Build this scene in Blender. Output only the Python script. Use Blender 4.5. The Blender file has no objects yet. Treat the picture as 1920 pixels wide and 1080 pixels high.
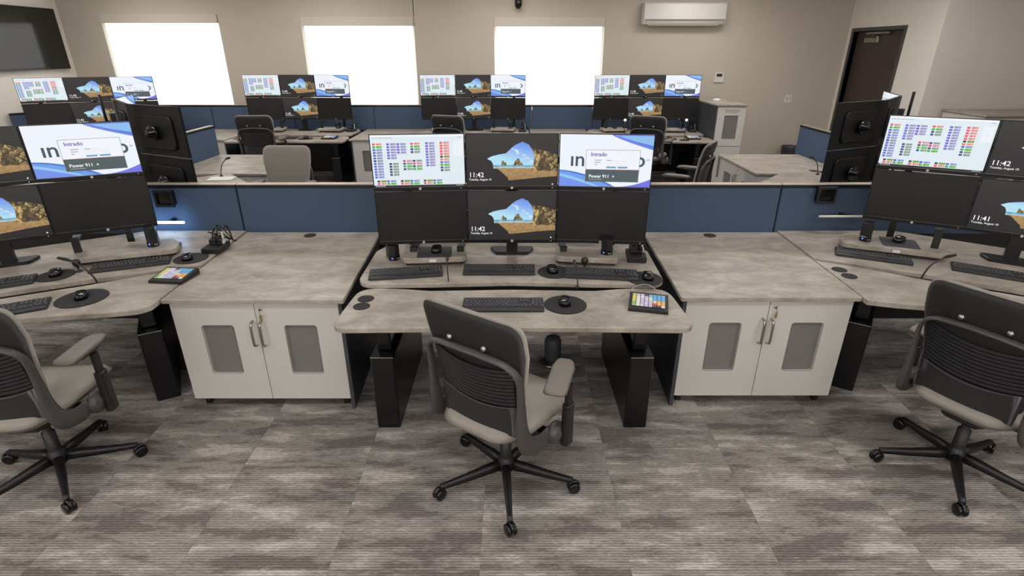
import bpy, math, random
from math import sin, cos, pi, radians as R_, sqrt, hypot
from mathutils import Matrix, Vector
random.seed(7)
C = bpy.context.scene.collection
scn = bpy.context.scene

# ------------------------------------------------------------ camera, world, exposure
cam = bpy.data.cameras.new('camera'); cam_o = bpy.data.objects.new('camera', cam); C.objects.link(cam_o)
cam_o.location = (0, 0, 1.92); cam_o.rotation_euler = (R_(66.4), 0, 0)
cam.sensor_width = 36; cam.lens = 36 * 1023 / 1920; cam.clip_start = .05; cam.clip_end = 60
scn.camera = cam_o
w = bpy.data.worlds.new('world'); scn.world = w; w.use_nodes = True
w.node_tree.nodes['Background'].inputs[0].default_value = (.75, .85, 1, 1)
w.node_tree.nodes['Background'].inputs[1].default_value = 1.0
vs = scn.view_settings
vs.view_transform = 'Standard'; vs.look = 'None'; vs.gamma = 1; vs.exposure = 0; vs.use_curve_mapping = False
LAMP = 12.0          # ceiling fixture strength
SHADE = 1.06        # daylight in the roller shades

def lin(c):
    return tuple((x / 12.92 if x <= .04045 else ((x + .055) / 1.055) ** 2.4) for x in [v / 255 for v in c])

# ------------------------------------------------------------ materials
def new_mat(name):
    m = bpy.data.materials.new(name); m.use_nodes = True
    return m, m.node_tree.nodes, m.node_tree.links, m.node_tree.nodes['Principled BSDF']

def mat(name, rgb, rough=.5, metal=0, noise=.06, scale=60, bump=0.0, spec=.5, coat=0):
    m, n, l, b = new_mat(name)
    c = lin(rgb)
    tc = n.new('ShaderNodeTexCoord'); nz = n.new('ShaderNodeTexNoise'); nz.inputs['Scale'].default_value = scale
    nz.inputs['Detail'].default_value = 3
    l.new(tc.outputs['Object'], nz.inputs['Vector'])
    mx = n.new('ShaderNodeMix'); mx.data_type = 'RGBA'
    mx.inputs['A'].default_value = (*[x * (1 - noise) for x in c], 1); mx.inputs['B'].default_value = (*[min(1, x * (1 + noise)) for x in c], 1)
    l.new(nz.outputs['Fac'], mx.inputs['Factor']); l.new(mx.outputs['Result'], b.inputs['Base Color'])
    b.inputs['Roughness'].default_value = rough; b.inputs['Metallic'].default_value = metal
    b.inputs['Specular IOR Level'].default_value = spec
    if coat: b.inputs['Coat Weight'].default_value = coat
    if bump:
        bp = n.new('ShaderNodeBump'); bp.inputs['Strength'].default_value = bump; bp.inputs['Distance'].default_value = .002
        l.new(nz.outputs['Fac'], bp.inputs['Height']); l.new(bp.outputs['Normal'], b.inputs['Normal'])
    return m

def emit(name, rgb, s, mix=None):
    m, n, l, b = new_mat(name)
    b.inputs['Base Color'].default_value = (*lin(rgb), 1); b.inputs['Roughness'].default_value = .6
    b.inputs['Emission Color'].default_value = (*lin(rgb), 1); b.inputs['Emission Strength'].default_value = s
    return m

def laminate():
    m, n, l, b = new_mat('concrete laminate')
    g = n.new('ShaderNodeNewGeometry'); mp = n.new('ShaderNodeMapping'); mp.inputs['Scale'].default_value = (1, 1.7, 1)
    mp.inputs['Rotation'].default_value = (0, 0, .35)
    l.new(g.outputs['Position'], mp.inputs['Vector'])
    a = n.new('ShaderNodeTexNoise'); a.inputs['Scale'].default_value = 4.2; a.inputs['Detail'].default_value = 12; a.inputs['Roughness'].default_value = .74; a.inputs['Distortion'].default_value = .35
    l.new(mp.outputs[0], a.inputs['Vector'])
    r = n.new('ShaderNodeValToRGB'); e = r.color_ramp.elements
    e[0].position = .3; e[0].color = (*lin((118, 110, 100)), 1); e[1].position = .74; e[1].color = (*lin((190, 182, 171)), 1)
    k = e.new(.5); k.color = (*lin((153, 144, 133)), 1)
    l.new(a.outputs['Fac'], r.inputs[0])
    v = n.new('ShaderNodeTexNoise'); v.inputs['Scale'].default_value = 5; v.inputs['Detail'].default_value = 6; v.inputs['Distortion'].default_value = 1.6
    l.new(mp.outputs[0], v.inputs['Vector'])
    vr = n.new('ShaderNodeValToRGB'); ve = vr.color_ramp.elements
    ve[0].position = .485; ve[0].color = (0, 0, 0, 1); ve[1].position = .53; ve[1].color = (0, 0, 0, 1); q = ve.new(.508); q.color = (.14, .14, .14, 1)
    l.new(v.outputs['Fac'], vr.inputs[0])
    mx = n.new('ShaderNodeMix'); mx.data_type = 'RGBA'; mx.inputs['B'].default_value = (*lin((182, 175, 167)), 1)
    l.new(vr.outputs[0], mx.inputs['Factor']); l.new(r.outputs[0], mx.inputs['A']); l.new(mx.outputs['Result'], b.inputs['Base Color'])
    b.inputs['Roughness'].default_value = .42
    return m

def carpet():
    m, n, l, b = new_mat('ribbed carpet tile')
    g = n.new('ShaderNodeNewGeometry'); oi = n.new('ShaderNodeObjectInfo')
    sx = n.new('ShaderNodeVectorMath'); sx.operation = 'SCALE'; sx.inputs['Scale'].default_value = 37
    cx = n.new('ShaderNodeCombineXYZ'); l.new(oi.outputs['Random'], cx.inputs[0]); l.new(oi.outputs['Random'], cx.inputs[1])
    l.new(cx.outputs[0], sx.inputs[0])
    ad = n.new('ShaderNodeVectorMath'); ad.operation = 'ADD'; l.new(g.outputs['Position'], ad.inputs[0]); l.new(sx.outputs[0], ad.inputs[1])
    mp = n.new('ShaderNodeMapping'); mp.inputs['Scale'].default_value = (1.3, 5.0, 1); l.new(ad.outputs[0], mp.inputs['Vector'])
    a = n.new('ShaderNodeTexNoise'); a.inputs['Scale'].default_value = 1.5; a.inputs['Detail'].default_value = 7; a.inputs['Roughness'].default_value = .68
    l.new(mp.outputs[0], a.inputs['Vector'])
    r = n.new('ShaderNodeValToRGB'); e = r.color_ramp.elements
    e[0].position = .43; e[0].color = (*lin((108, 101, 97)), 1); e[1].position = .60; e[1].color = (*lin((174, 168, 162)), 1)
    for p_, c_ in ((.47, (132, 126, 121)), (.54, (142, 136, 131))): k = e.new(p_); k.color = (*lin(c_), 1)
    l.new(a.outputs['Fac'], r.inputs[0])
    m2 = n.new('ShaderNodeMapping'); m2.inputs['Scale'].default_value = (40, 160, 1); l.new(ad.outputs[0], m2.inputs['Vector'])
    s = n.new('ShaderNodeTexNoise'); s.inputs['Scale'].default_value = 1; s.inputs['Detail'].default_value = 2; s.inputs['Roughness'].default_value = .7
    l.new(m2.outputs[0], s.inputs['Vector'])
    wv = n.new('ShaderNodeTexWave'); wv.bands_direction = 'Y'; wv.inputs['Scale'].default_value = 24.2; wv.inputs['Distortion'].default_value = .35; wv.inputs['Detail'].default_value = 1
    l.new(g.outputs['Position'], wv.inputs['Vector'])
    mm = n.new('ShaderNodeMath'); mm.operation = 'MULTIPLY_ADD'; mm.inputs[1].default_value = .42; l.new(wv.outputs['Fac'], mm.inputs[0]); l.new(s.outputs['Fac'], mm.inputs[2])
    r2 = n.new('ShaderNodeMapRange'); r2.inputs['From Min'].default_value = .4; r2.inputs['From Max'].default_value = 1.0; r2.inputs['To Min'].default_value = .60; r2.inputs['To Max'].default_value = 1.42
    l.new(mm.outputs[0], r2.inputs[0])
    mx = n.new('ShaderNodeVectorMath'); mx.operation = 'SCALE'; l.new(r.outputs[0], mx.inputs[0]); l.new(r2.outputs[0], mx.inputs['Scale'])
    l.new(mx.outputs[0], b.inputs['Base Color']); b.inputs['Roughness'].default_value = .95; b.inputs['Specular IOR Level'].default_value = .1
    bp = n.new('ShaderNodeBump'); bp.inputs['Strength'].default_value = .35; bp.inputs['Distance'].default_value = .004
    l.new(mm.outputs[0], bp.inputs['Height']); l.new(bp.outputs[0], b.inputs['Normal'])
    return m

def screen_mat():
    m, n, l, b = new_mat('lit screen')
    at = n.new('ShaderNodeAttribute'); at.attribute_name = 'ink'
    b.inputs['Base Color'].default_value = (.01, .01, .01, 1); b.inputs['Roughness'].default_value = .35; b.inputs['Specular IOR Level'].default_value = .25
    l.new(at.outputs['Color'], b.inputs['Emission Color']); b.inputs['Emission Strength'].default_value = 1.0
    return m

def shade_mat():
    m, n, l, b = new_mat('backlit roller shade')
    g = n.new('ShaderNodeNewGeometry'); mp = n.new('ShaderNodeMapping'); mp.inputs['Scale'].default_value = (1.5, 1, .5); l.new(g.outputs['Position'], mp.inputs[0])
    a = n.new('ShaderNodeTexNoise'); a.inputs['Scale'].default_value = 1.3; l.new(mp.outputs[0], a.inputs['Vector'])
    r = n.new('ShaderNodeValToRGB'); r.color_ramp.elements[0].color = (.90, .88, .85, 1); r.color_ramp.elements[1].color = (1, 1, .99, 1)
    r.color_ramp.elements[0].position = .35; r.color_ramp.elements[1].position = .6
    l.new(a.outputs['Fac'], r.inputs[0]); l.new(r.outputs[0], b.inputs['Emission Color'])
    b.inputs['Emission Strength'].default_value = SHADE; b.inputs['Base Color'].default_value = (.8, .8, .78, 1); b.inputs['Roughness'].default_value = .9
    return m

FILLSHADE = emit('added fill light shade', (252, 250, 249), 3.4)  # glow for the added windows behind the camera, a frontal fill light
LAM = laminate(); CARPET = carpet(); SCREEN = screen_mat(); SHADEM = shade_mat()
PUTTY = mat('putty cabinet paint', (192, 189, 183), .5, noise=.015)
CHAR = mat('charcoal side laminate', (60, 62, 67), .5, noise=.05)
BLUE = mat('navy panel fabric', (73, 88, 110), .9, noise=.16, scale=500, bump=.3, spec=.2)
BLACK = mat('black matte plastic', (24, 23, 23), .42, noise=.1, scale=300, bump=.05)
HOUS = mat('monitor housing plastic', (13, 12, 12), .5, noise=.05, spec=.3)
BLK = mat('black satin metal', (14, 14, 15), .32, noise=.1)
GLOSSB = mat('gloss black plastic', (16, 16, 17), .16)
SCRB = mat('switched off screen', (26, 24, 24), .38, noise=.02, spec=.35)
KEYB = mat('keyboard black', (40, 40, 42), .48, noise=.05)
KEYC = mat('key cap', (52, 52, 55), .5, noise=.05)
LEGND = mat('key legend grey', (150, 150, 152), .6)
FAB = mat('grey chair upholstery', (146, 140, 133), .92, noise=.1, scale=700, bump=.2, spec=.15)
SHELL = mat('black chair shell', (27, 25, 24), .6, noise=.05)
FRAME = mat('graphite chair frame', (66, 63, 61), .42, noise=.05, spec=.5)
SLAT = mat('glossy graphite slats', (38, 37, 39), .3, noise=.04)
ARMP = mat('taupe armrest pad', (112, 105, 98), .55, noise=.05)
CHROME = mat('brushed nickel', (175, 172, 168), .28, 1, noise=.05)
BRASS = mat('brass key', (196, 170, 120), .35, 1)
CAP = mat('champagne metal cap', (176, 166, 154), .38, .7)
MESHG = mat('grey mesh panel', (112, 109, 106), .8, noise=.35, scale=900)
WALLT = mat('taupe wall paint', (188, 178, 164), .85, noise=.02, scale=3, spec=.2)
WALLC = mat('cream wall paint', (224, 217, 207), .85, noise=.015, scale=3, spec=.2)
WALLG = mat('cool grey wall paint', (208, 200, 195), .85, noise=.02, scale=3, spec=.2)
CEIL = mat('ceiling tile white', (225, 222, 216), .9, noise=.03, scale=8)
WHITE = mat('white plastic', (212, 207, 199), .35, noise=.01)
VAL = mat('cream shade valance', (192, 184, 172), .7, noise=.01)
DOORM = mat('dark walnut door', (66, 52, 48), .5, noise=.12, scale=5)
DFRAME = mat('charcoal door frame', (74, 70, 69), .45, noise=.03)
PADM = mat('black cloth pad', (36, 34, 35), .85, noise=.12, scale=500)
PADG = mat('graphite mouse mat', (62, 62, 66), .7, noise=.1, scale=500)
CABLE = mat('grey cable', (150, 145, 140), .5)
PAPER = mat('white paper', (225, 222, 214), .8)
DIFF = emit('lamp diffuser', (255, 252, 249), LAMP)
LBAR = emit('lit task bar', (170, 212, 255), 22.0)
LEDB = emit('blue led', (70, 100, 255), 3.0)
LEDW = emit('white led', (255, 250, 235), 6.0)
TVS = mat('television glass', (20, 19, 16), .12, spec=.6)

# ------------------------------------------------------------ mesh builder
class M:
    def __init__(s): s.v = []; s.f = []; s.mi = []; s.sm = []; s.col = []
    def add(s, vs_, fs, m=0, smooth=False, T=None, col=None):
        o = len(s.v)
        s.v += [tuple(T @ Vector(p)) if T is not None else tuple(p) for p in vs_]
        for f in fs: s.f.append([o + i for i in f]); s.mi.append(m); s.sm.append(smooth); s.col.append(col)
        return s
    def box(s, x0, y0, z0, x1, y1, z1, m=0, T=None):
        if x0 > x1: x0, x1 = x1, x0
        if y0 > y1: y0, y1 = y1, y0
        if z0 > z1: z0, z1 = z1, z0
        return s.add([(x0, y0, z0), (x1, y0, z0), (x1, y1, z0), (x0, y1, z0), (x0, y0, z1), (x1, y0, z1), (x1, y1, z1), (x0, y1, z1)],
                     [(0, 3, 2, 1), (4, 5, 6, 7), (0, 1, 5, 4), (1, 2, 6, 5), (2, 3, 7, 6), (3, 0, 4, 7)], m, False, T)
    def prism(s, poly, z0, z1, bev=0, m=0, T=None, smooth=False):
        a = sum(poly[i][0] * poly[(i + 1) % len(poly)][1] - poly[(i + 1) % len(poly)][0] * poly[i][1] for i in range(len(poly)))
        if a < 0: poly = poly[::-1]
        n = len(poly); rings = []
        def inset(d):
            out = []
            for i in range(n):
                p, q, r = Vector(poly[i - 1][:2]), Vector(poly[i][:2]), Vector(poly[(i + 1) % n][:2])
                e1 = (q - p); e2 = (r - q)
                if e1.length < 1e-9 or e2.length < 1e-9: out.append(tuple(q)); continue
                e1.normalize(); e2.normalize()
                n1 = Vector((-e1.y, e1.x)); n2 = Vector((-e2.y, e2.x)); nn = n1 + n2
                if nn.length < 1e-6: nn = n1
                nn.normalize(); k = max(.5, nn.dot(n1)); out.append(tuple(q + nn * d / k))
            return out
        if bev:
            i1 = inset(bev)
            rings = [(i1, z0), (poly, z0 + bev), (poly, z1 - bev), (i1, z1)]
        else: rings = [(poly, z0), (poly, z1)]
        V = [(x[0], x[1], z) for r, z in rings for x in r]; F = [list(range(n))[::-1], [(len(rings) - 1) * n + i for i in range(n)]]
        for k in range(len(rings) - 1):
            for i in range(n): F.append([k * n + i, k * n + (i + 1) % n, (k + 1) * n + (i + 1) % n, (k + 1) * n + i])
        o = len(s.f); s.add(V, F, m, smooth, T)
        if smooth: s.sm[o] = s.sm[o + 1] = False
        return s
    def rbox(s, cx, cy, sx, sy, z0, z1, r=.01, bev=.002, m=0, T=None, seg=4):
        return s.prism(rrect(cx, cy, sx, sy, r, seg), z0, z1, bev, m, T)
    def tube(s, pts, r, n=8, m=0, T=None, closed=False, flat=None):
        P = [Vector(p) for p in pts]; k = len(P); rr = r if isinstance(r, (list, tuple)) else [r] * k
        V = []; F = []; up = None
        for i in range(k):
            t = (P[min(i + 1, k - 1)] - P[max(i - 1, 0)]).normalized()
            if up is None: up = Vector((0, 0, 1)) if abs(t.z) < .9 else Vector((0, 1, 0))
            a = t.cross(up); a.normalize(); up = a.cross(t).normalized()
            fx, fy = flat if flat else (1, 1)
            for j in range(n):
                an = 2 * pi * j / n; V.append(P[i] + (a * cos(an) * fx + up * sin(an) * fy) * rr[i])
        for i in range(k - 1):
            for j in range(n): F.append([i * n + j, i * n + (j + 1) % n, (i + 1) * n + (j + 1) % n, (i + 1) * n + j])
        F.append(list(range(n))[::-1]); F.append([(k - 1) * n + j for j in range(n)])
        return s.add(V, F, m, True, T)
    def lathe(s, prof, n=20, m=0, T=None):
        V = []; F = []; k = len(prof)
        for r, z in prof:
            for j in range(n): V.append((max(r, 1e-5) * cos(2 * pi * j / n), max(r, 1e-5) * sin(2 * pi * j / n), z))
        for i in range(k - 1):
            for j in range(n): F.append([i * n + j, i * n + (j + 1) % n, (i + 1) * n + (j + 1) % n, (i + 1) * n + j])
        F.append(list(range(n))[::-1]); F.append([(k - 1) * n + j for j in range(n)])
        return s.add(V, F, m, True, T)
    def disk(s, r0, r1, z0, z1, n=32, m=0, T=None, bev=.001):   # elliptical puck
        return s.prism([(r0 * cos(2 * pi * i / n), r1 * sin(2 * pi * i / n)) for i in range(n)], z0, z1, bev, m, T)
    def shell(s, outline, c, surf, th, m=0, T=None, rings=7, p=7, T2=None):
        n = len(outline); V = []; F = []
        for side in (1, -1):
            for k in range(1, rings + 1):
                q = (k / rings) ** .75; h = th / 2 * max(0, 1 - q ** p) ** .5
                for (a, b) in outline:
                    x = c[0] + (a - c[0]) * q; z = c[1] + (b - c[1]) * q
                    V.append(surf(x, z, side * h))
            V.append(surf(c[0], c[1], side * th / 2))
        L = rings * n + 1
        for sd in (0, 1):
            o = sd * L
            for k in range(rings - 1):
                for j in range(n):
                    q = [o + k * n + j, o + k * n + (j + 1) % n, o + (k + 1) * n + (j + 1) % n, o + (k + 1) * n + j]
                    F.append(q if sd == 0 else q[::-1])
            for j in range(n):
                q = [o + L - 1, o + (j + 1) % n, o + j]; F.append(q if sd == 0 else q[::-1])
        for j in range(n):
            a = (rings - 1) * n; F.append([a + j, a + (j + 1) % n, L + a + (j + 1) % n, L + a + j])
        return s.add(V, F, m, True, T)
    def mesh(s, name, mats):
        me = bpy.data.meshes.new(name); me.from_pydata([tuple(v) for v in s.v], [], s.f)
        for m_ in mats: me.materials.append(m_)
        me.polygons.foreach_set('material_index', s.mi); me.polygons.foreach_set('use_smooth', s.sm)
        if any(c is not None for c in s.col):
            at = me.color_attributes.new('ink', 'FLOAT_COLOR', 'CORNER'); buf = []
            for f, c in zip(s.f, s.col): buf += [*(c or (0, 0, 0)), 1.0] * len(f)
            at.data.foreach_set('color', buf)
        me.update()
        return me

def rrect(cx, cy, sx, sy, r, seg=4):
    r = min(r, sx / 2 - 1e-4, sy / 2 - 1e-4); out = []
    for (ax, ay, a0) in ((1, -1, -90), (1, 1, 0), (-1, 1, 90), (-1, -1, 180)):
        for i in range(seg + 1):
            a = R_(a0 + 90 * i / seg); out.append((cx + ax * (sx / 2 - r) + r * cos(a), cy + ay * (sy / 2 - r) + r * sin(a)))
    return out

def rpoly(pts, seg=6):
    """polygon with per-corner radius: (x, y, r)"""
    out = []; n = len(pts)
    for i in range(n):
        p, q, t = pts[i - 1], pts[i], pts[(i + 1) % n]; r = q[2] if len(q) > 2 else 0
        Q = Vector(q[:2])
        if not r: out.append(tuple(Q)); continue
        d1 = (Vector(p[:2]) - Q); d2 = (Vector(t[:2]) - Q); l1, l2 = d1.length, d2.length; d1.normalize(); d2.normalize()
        a = d1.angle(d2); k = min(r / math.tan(a / 2), l1 * .49, l2 * .49)
        A = Q + d1 * k; B = Q + d2 * k
        for j in range(seg + 1):
            u = j / seg; out.append(tuple(A * (1 - u) ** 2 + Q * 2 * u * (1 - u) + B * u ** 2))
    return out

def smoothpath(pts, n=6):
    P = [Vector(p) for p in pts]; out = []
    for i in range(len(P) - 1):
        p0, p1, p2, p3 = P[max(i - 1, 0)], P[i], P[i + 1], P[min(i + 2, len(P) - 1)]
        for j in range(n):
            t = j / n
            out.append(.5 * ((2 * p1) + (p2 - p0) * t + (2 * p0 - 5 * p1 + 4 * p2 - p3) * t * t + (3 * p1 - p0 - 3 * p2 + p3) * t ** 3))
    out.append(P[-1]); return out

CACHE = {}
def cached(key, fn):
    if key not in CACHE: CACHE[key] = fn()
    return CACHE[key]
def part(name, me, parent=None, loc=(0, 0, 0), rot=(0, 0, 0), label=None, stuff=False, scale=None):
    o = bpy.data.objects.new(name, me); C.objects.link(o); o.parent = parent; o.location = loc; o.rotation_euler = rot
    if scale: o.scale = scale
    if label: o['label'] = label
    if stuff: o['kind'] = 'stuff'
    return o
def thing(name, label, cat, loc=(0, 0, 0), rz=0, group=None, me=None, rot=None):
    o = bpy.data.objects.new(name, me); C.objects.link(o); o.location = loc; o.rotation_euler = rot or (0, 0, rz)
    o['label'] = label; o['category'] = cat
    if group: o['group'] = group
    return o
def struct(name, me, parent=None, loc=(0, 0, 0)):
    o = bpy.data.objects.new(name, me); C.objects.link(o); o.location = loc; o['kind'] = 'structure'; o.parent = parent
    return o
def bx(name, m, *b): return M().box(*b).mesh(name, [m])

def text(s, size, align='LEFT', bold=0):
    cu = bpy.data.curves.new('t', 'FONT'); cu.body = s; cu.size = size; cu.align_x = align; cu.offset = bold * size; cu.resolution_u = 3
    ob = bpy.data.objects.new('t', cu); C.objects.link(ob)
    me = ob.to_mesh(); v = [tuple(p.co) for p in me.vertices]; f = [list(p.vertices) for p in me.polygons]
    ob.to_mesh_clear(); bpy.data.objects.remove(ob); bpy.data.curves.remove(cu)
    return v, f

# ------------------------------------------------------------ room shell
YB, XR, XL, ZC, YJ, XO, YF = 9.7, 5.42, -7.21, 2.95, 7.6, 8.6, -3.2
fl = struct('floor', bx('floor', CARPET, XL - .1, YF - .1, -.12, XO + .1, YB + .1, -.007))
tile_me = M().prism(rrect(0, 0, .6094, .6094, .001, 1), -.0065, 0, .0005).mesh('carpet_tile', [CARPET])
X0 = -.13
cnt = 0
for j in range(0, 15):
    for i in range(-11, 12):
        cx = X0 + .305 + .61 * i; cy = 1.255 + .61 * j
        if abs(cx) > .62 * cy + 1.5 or cx + .305 > XO: continue
        if cy + .305 > YB or cx - .305 < XL or (cy + .3 > YJ and cx + .3 > XR): continue
        cnt += 1
        if cnt > 290: break
        part('carpet_tile', tile_me, fl, (cx, cy, 0))
struct('ceiling', bx('ceiling', CEIL, XL - .1, YF - .1, ZC, XO + .1, YB + .1, ZC + .1))
struct('wall_left', bx('wall_left', WALLC, XL - .12, YF, 0, XL, YB, ZC))
struct('wall_right', bx('wall_right', WALLC, XO, YF, 0, XO + .12, YJ, ZC))
fill_wins = [(-5.6, -3.0, .9, 2.5), (-1.3, 1.3, .9, 2.5), (3.0, 5.6, .9, 2.5)]  # unseen windows added behind the camera to brighten surfaces facing it
wf = M(); x = XL
for (a, b, z0, z1) in fill_wins:
    wf.box(x, YF - .15, 0, a, YF, ZC); wf.box(a, YF - .15, 0, b, YF, z0); wf.box(a, YF - .15, z1, b, YF, ZC); x = b
wf.box(x, YF - .15, 0, XO, YF, ZC)
struct('wall_front', wf.mesh('wall_front', [WALLC]))
for i, (a, b, z0, z1) in enumerate(fill_wins):
    wd = struct('window_%d' % (i + 4), M().box(a, YF - .13, z0, a + .05, YF - .08, z1).box(b - .05, YF - .13, z0, b, YF - .08, z1)
        .box(a + .05, YF - .13, z0, b - .05, YF - .08, z0 + .05).box(a + .05, YF - .13, z1 - .05, b - .05, YF - .08, z1).mesh('window_frame', [WHITE]))
    part('roller_shade', M().box(a + .03, YF - .06, z0 + .03, b - .03, YF - .056, z1 - .02).mesh('shade', [FILLSHADE]), wd)  # glowing sheet in the added window, acts as fill light
struct('wall_side', M().box(XR, YJ, 0, XO + .12, YJ + .01, ZC).box(XR + .15, YJ + .01, 0, XO + .12, YJ + .12, ZC).mesh('wall_side', [WALLG]))
# back wall with three window openings
wins = [(-6.573, -4.70, .95, 2.44), (-3.383, -1.573, .95, 2.40), (-.289, 1.488, .95, 2.39)]
wb = M(); x = XL
for (a, b, z0, z1) in wins:
    wb.box(x, YB, 0, a, YB + .2, ZC); wb.box(a, YB, 0, b, YB + .2, z0); wb.box(a, YB, z1, b, YB + .2, ZC); x = b
wb.box(x, YB, 0, XR + .2, YB + .2, ZC)
struct('wall_back', wb.mesh('wall_back', [WALLT]))
# right rear wall with the door opening
DY0, DY1, DZ = 8.33, 9.54, 2.18
wr = M(); wr.box(XR, YJ + .01, 0, XR + .15, DY0, ZC).box(XR, DY1, 0, XR + .15, YB, ZC).box(XR, DY0, DZ, XR + .15, DY1, ZC)
struct('wall_right_rear', wr.mesh('wall_right_rear', [WALLC]))
struct('baseboard_back', bx('baseboard', BLACK, XL, YB - .012, 0, XR, YB, .1))
struct('baseboard_right', bx('baseboard', BLACK, XR - .012, YJ, 0, XR, DY0 - .07, .1))
struct('trim_1', bx('wall_joint', CHAR, -1.572, YB - .004, 2.41, -1.562, YB, ZC))
for i, (a, b, z0, z1) in enumerate(wins):
    wd = struct('window_%d' % (i + 1), M().box(a, YB + .12, z0, a + .05, YB + .17, z1).box(b - .05, YB + .12, z0, b, YB + .17, z1)
        .box(a + .05, YB + .12, z0, b - .05, YB + .17, z0 + .05).box(a + .05, YB + .12, z1 - .05, b - .05, YB + .17, z1)
        .box(a + (b - a) * .33, YB + .125, z0 + .05, a + (b - a) * .33 + .05, YB + .165, z1 - .05).mesh('window_frame', [WHITE]))
    part('pane', bx('pane', emit('daylit glass', (235, 243, 250), 1.1), a + .05, YB + .14, z0 + .05, b - .05, YB + .146, z1 - .05), wd)
    part('window_sill', bx('sill', WHITE, a, YB - .02, z0 - .02, b, YB + .12, z0), wd)
    sh = part('roller_shade', M().box(a + .035, YB + .03, z0 + .03, b - .035, YB + .033, z1 - .13).mesh('shade', [SHADEM]), wd)
    part('hem_bar', bx('hem', WHITE, a + .035, YB + .024, z0 + .01, b - .035, YB + .04, z0 + .03), sh)
    part('valance', M().prism([(YB - .03, z1 - .13), (YB + .06, z1 - .13), (YB + .06, z1), (YB - .02, z1)], a + .004, b - .004, .003, 0,
        Matrix(((0, 0, 1, 0), (1, 0, 0, 0), (0, 1, 0, 0), (0, 0, 0, 1)))).mesh('valance', [VAL]), wd)
# door
dr = struct('door_1', M().box(XR - .012, DY0 - .055, 0, XR + .16, DY0, DZ + .05).box(XR - .012, DY1, 0, XR + .16, DY1 + .055, DZ + .05).box(XR - .012, DY0, DZ, XR + .16, DY1, DZ + .05).mesh('door_frame', [DFRAME]))
lf = part('door_leaf', M().box(XR + .07, DY0 + .004, .01, XR + .115, DY1 - .004, DZ - .004).mesh('leaf', [DOORM]), dr)
part('door_closer', M().rbox(0, 0, .05, .34, -.035, .035, .008, .003, 0, Matrix.Translation((XR + .045, DY1 - .45, DZ - .13)))
     .tube([(XR + .04, DY1 - .6, DZ - .09), (XR + .03, DY1 - .45, DZ - .06), (XR + .03, DY1 - .7, DZ - .035)], .008, 6)
     .box(XR + .02, DY1 - .86, DZ - .045, XR + .05, DY1 - .3, DZ - .02).mesh('closer', [CHROME]), lf, label='silver door closer')
part('door_handle', M().tube([(XR + .07, DY0 + .08, 1.0), (XR + .02, DY0 + .08, 1.0), (XR + .02, DY0 + .2, 1.0)], .01, 8).mesh('dh', [CHROME]), lf)

# ceiling lamps (outside the frame but they light the room)
cl = M().box(-.61, -.305, -.02, .61, .305, 0, 1).box(-.56, -.255, -.026, .56, .255, -.0201, 0).mesh('ceiling_light', [DIFF, WHITE])
for ix, x in enumerate((-5.6, -2.8, 0, 2.8, 5.4)):
    for iy, y in enumerate((-1.9, .9, 3.7, 6.5, 8.5)):
        if y > 6 and x > 5: x = 4.3
        if y > 8 and x > 3: continue
        o = bpy.data.objects.new('ceiling_light', cl); C.objects.link(o); o.location = (x, y, ZC)
        o['label'] = 'ceiling light panel, %s row from the front wall, %s column from the left wall' % (('first', 'second', 'third', 'fourth', 'fifth')[iy], ('first', 'second', 'third', 'fourth', 'fifth')[ix]); o['category'] = 'ceiling light'; o['group'] = 'ceiling light panels above the frame'

# wall things
tv = thing('television', 'large wall mounted television with wide black frame on the left wall', 'television', (XL + .02, 8.72, 2.075))
part('tv_housing', M().box(0, -.8, -.435, .05, .8, .425).mesh('tvh', [BLK]), tv)
part('tv_screen', M().box(.0501, -.775, -.405, .052, .775, .40).mesh('tvs', [TVS]), tv)
ac = thing('wall_air_conditioner', 'white wall mounted air conditioner unit high on the back wall', 'air conditioner', (2.70, YB, 2.43))
ax = Matrix(((0, 0, 1, 0), (-1, 0, 0, 0), (0, 1, 0, 0), (0, 0, 0, 1)))
part('housing', M().prism(rpoly([(.0, -.14), (.17, -.15, .03), (.215, -.07, .04), (.205, .16, .05), (0, .17)]), -.64, .64, .01, 0, ax, True).mesh('ac', [WHITE]), ac)
part('air_flap', M().prism([(.06, -.152), (.16, -.165), (.185, -.13), (.17, -.125)], -.56, .56, .002, 0, ax).mesh('flap', [VAL]), ac)
part('front_seam', M().box(-.62, -.2185, -.086, .62, -.212, -.08).mesh('seam', [CHAR]), ac)
th = thing('wall_thermostat', 'small white thermostat with dark display on the back wall', 'thermostat', (3.43, YB, 1.50))
part('case', M().box(-.075, -.025, -.075, .075, 0, .075).mesh('tc', [WHITE]), th)
part('display', M().box(-.045, -.0262, .01, .045, -.0251, .055).mesh('td', [BLACK]), th)
sw = thing('light_switch', 'white double light switch plate on the back wall near the corner', 'light switch', (4.65, YB, 1.165))
part('plate', M().box(-.06, -.006, -.06, .06, 0, .06).mesh('sp', [WHITE]), sw)
for s_ in (-.025, .025): part('rocker', M().box(s_ - .012, -.011, -.03, s_ + .012, -.0062, .03).mesh('rk', [VAL]), sw)
sc = thing('security_camera', 'black security camera hanging at the top of the back wall', 'camera', (.10, YB, 2.60))
part('bracket', M().box(-.03, -.12, .08, .03, 0, .14).tube([(0, -.1, .1), (0, -.11, 0)], .02, 10).mesh('cb', [BLACK]), sc)
part('camera_head', M().lathe([(.0, -.1), (.035, -.09), (.055, -.05), (.06, 0), (.05, .05), (0, .06)], 16, 0, Matrix.Translation((0, -.11, 0))).mesh('ch', [GLOSSB]), sc)
wbk = thing('waste_bin', 'dark grey waste bin by the back wall under the light switch', 'bin', (4.72, 9.42, 0))
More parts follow.
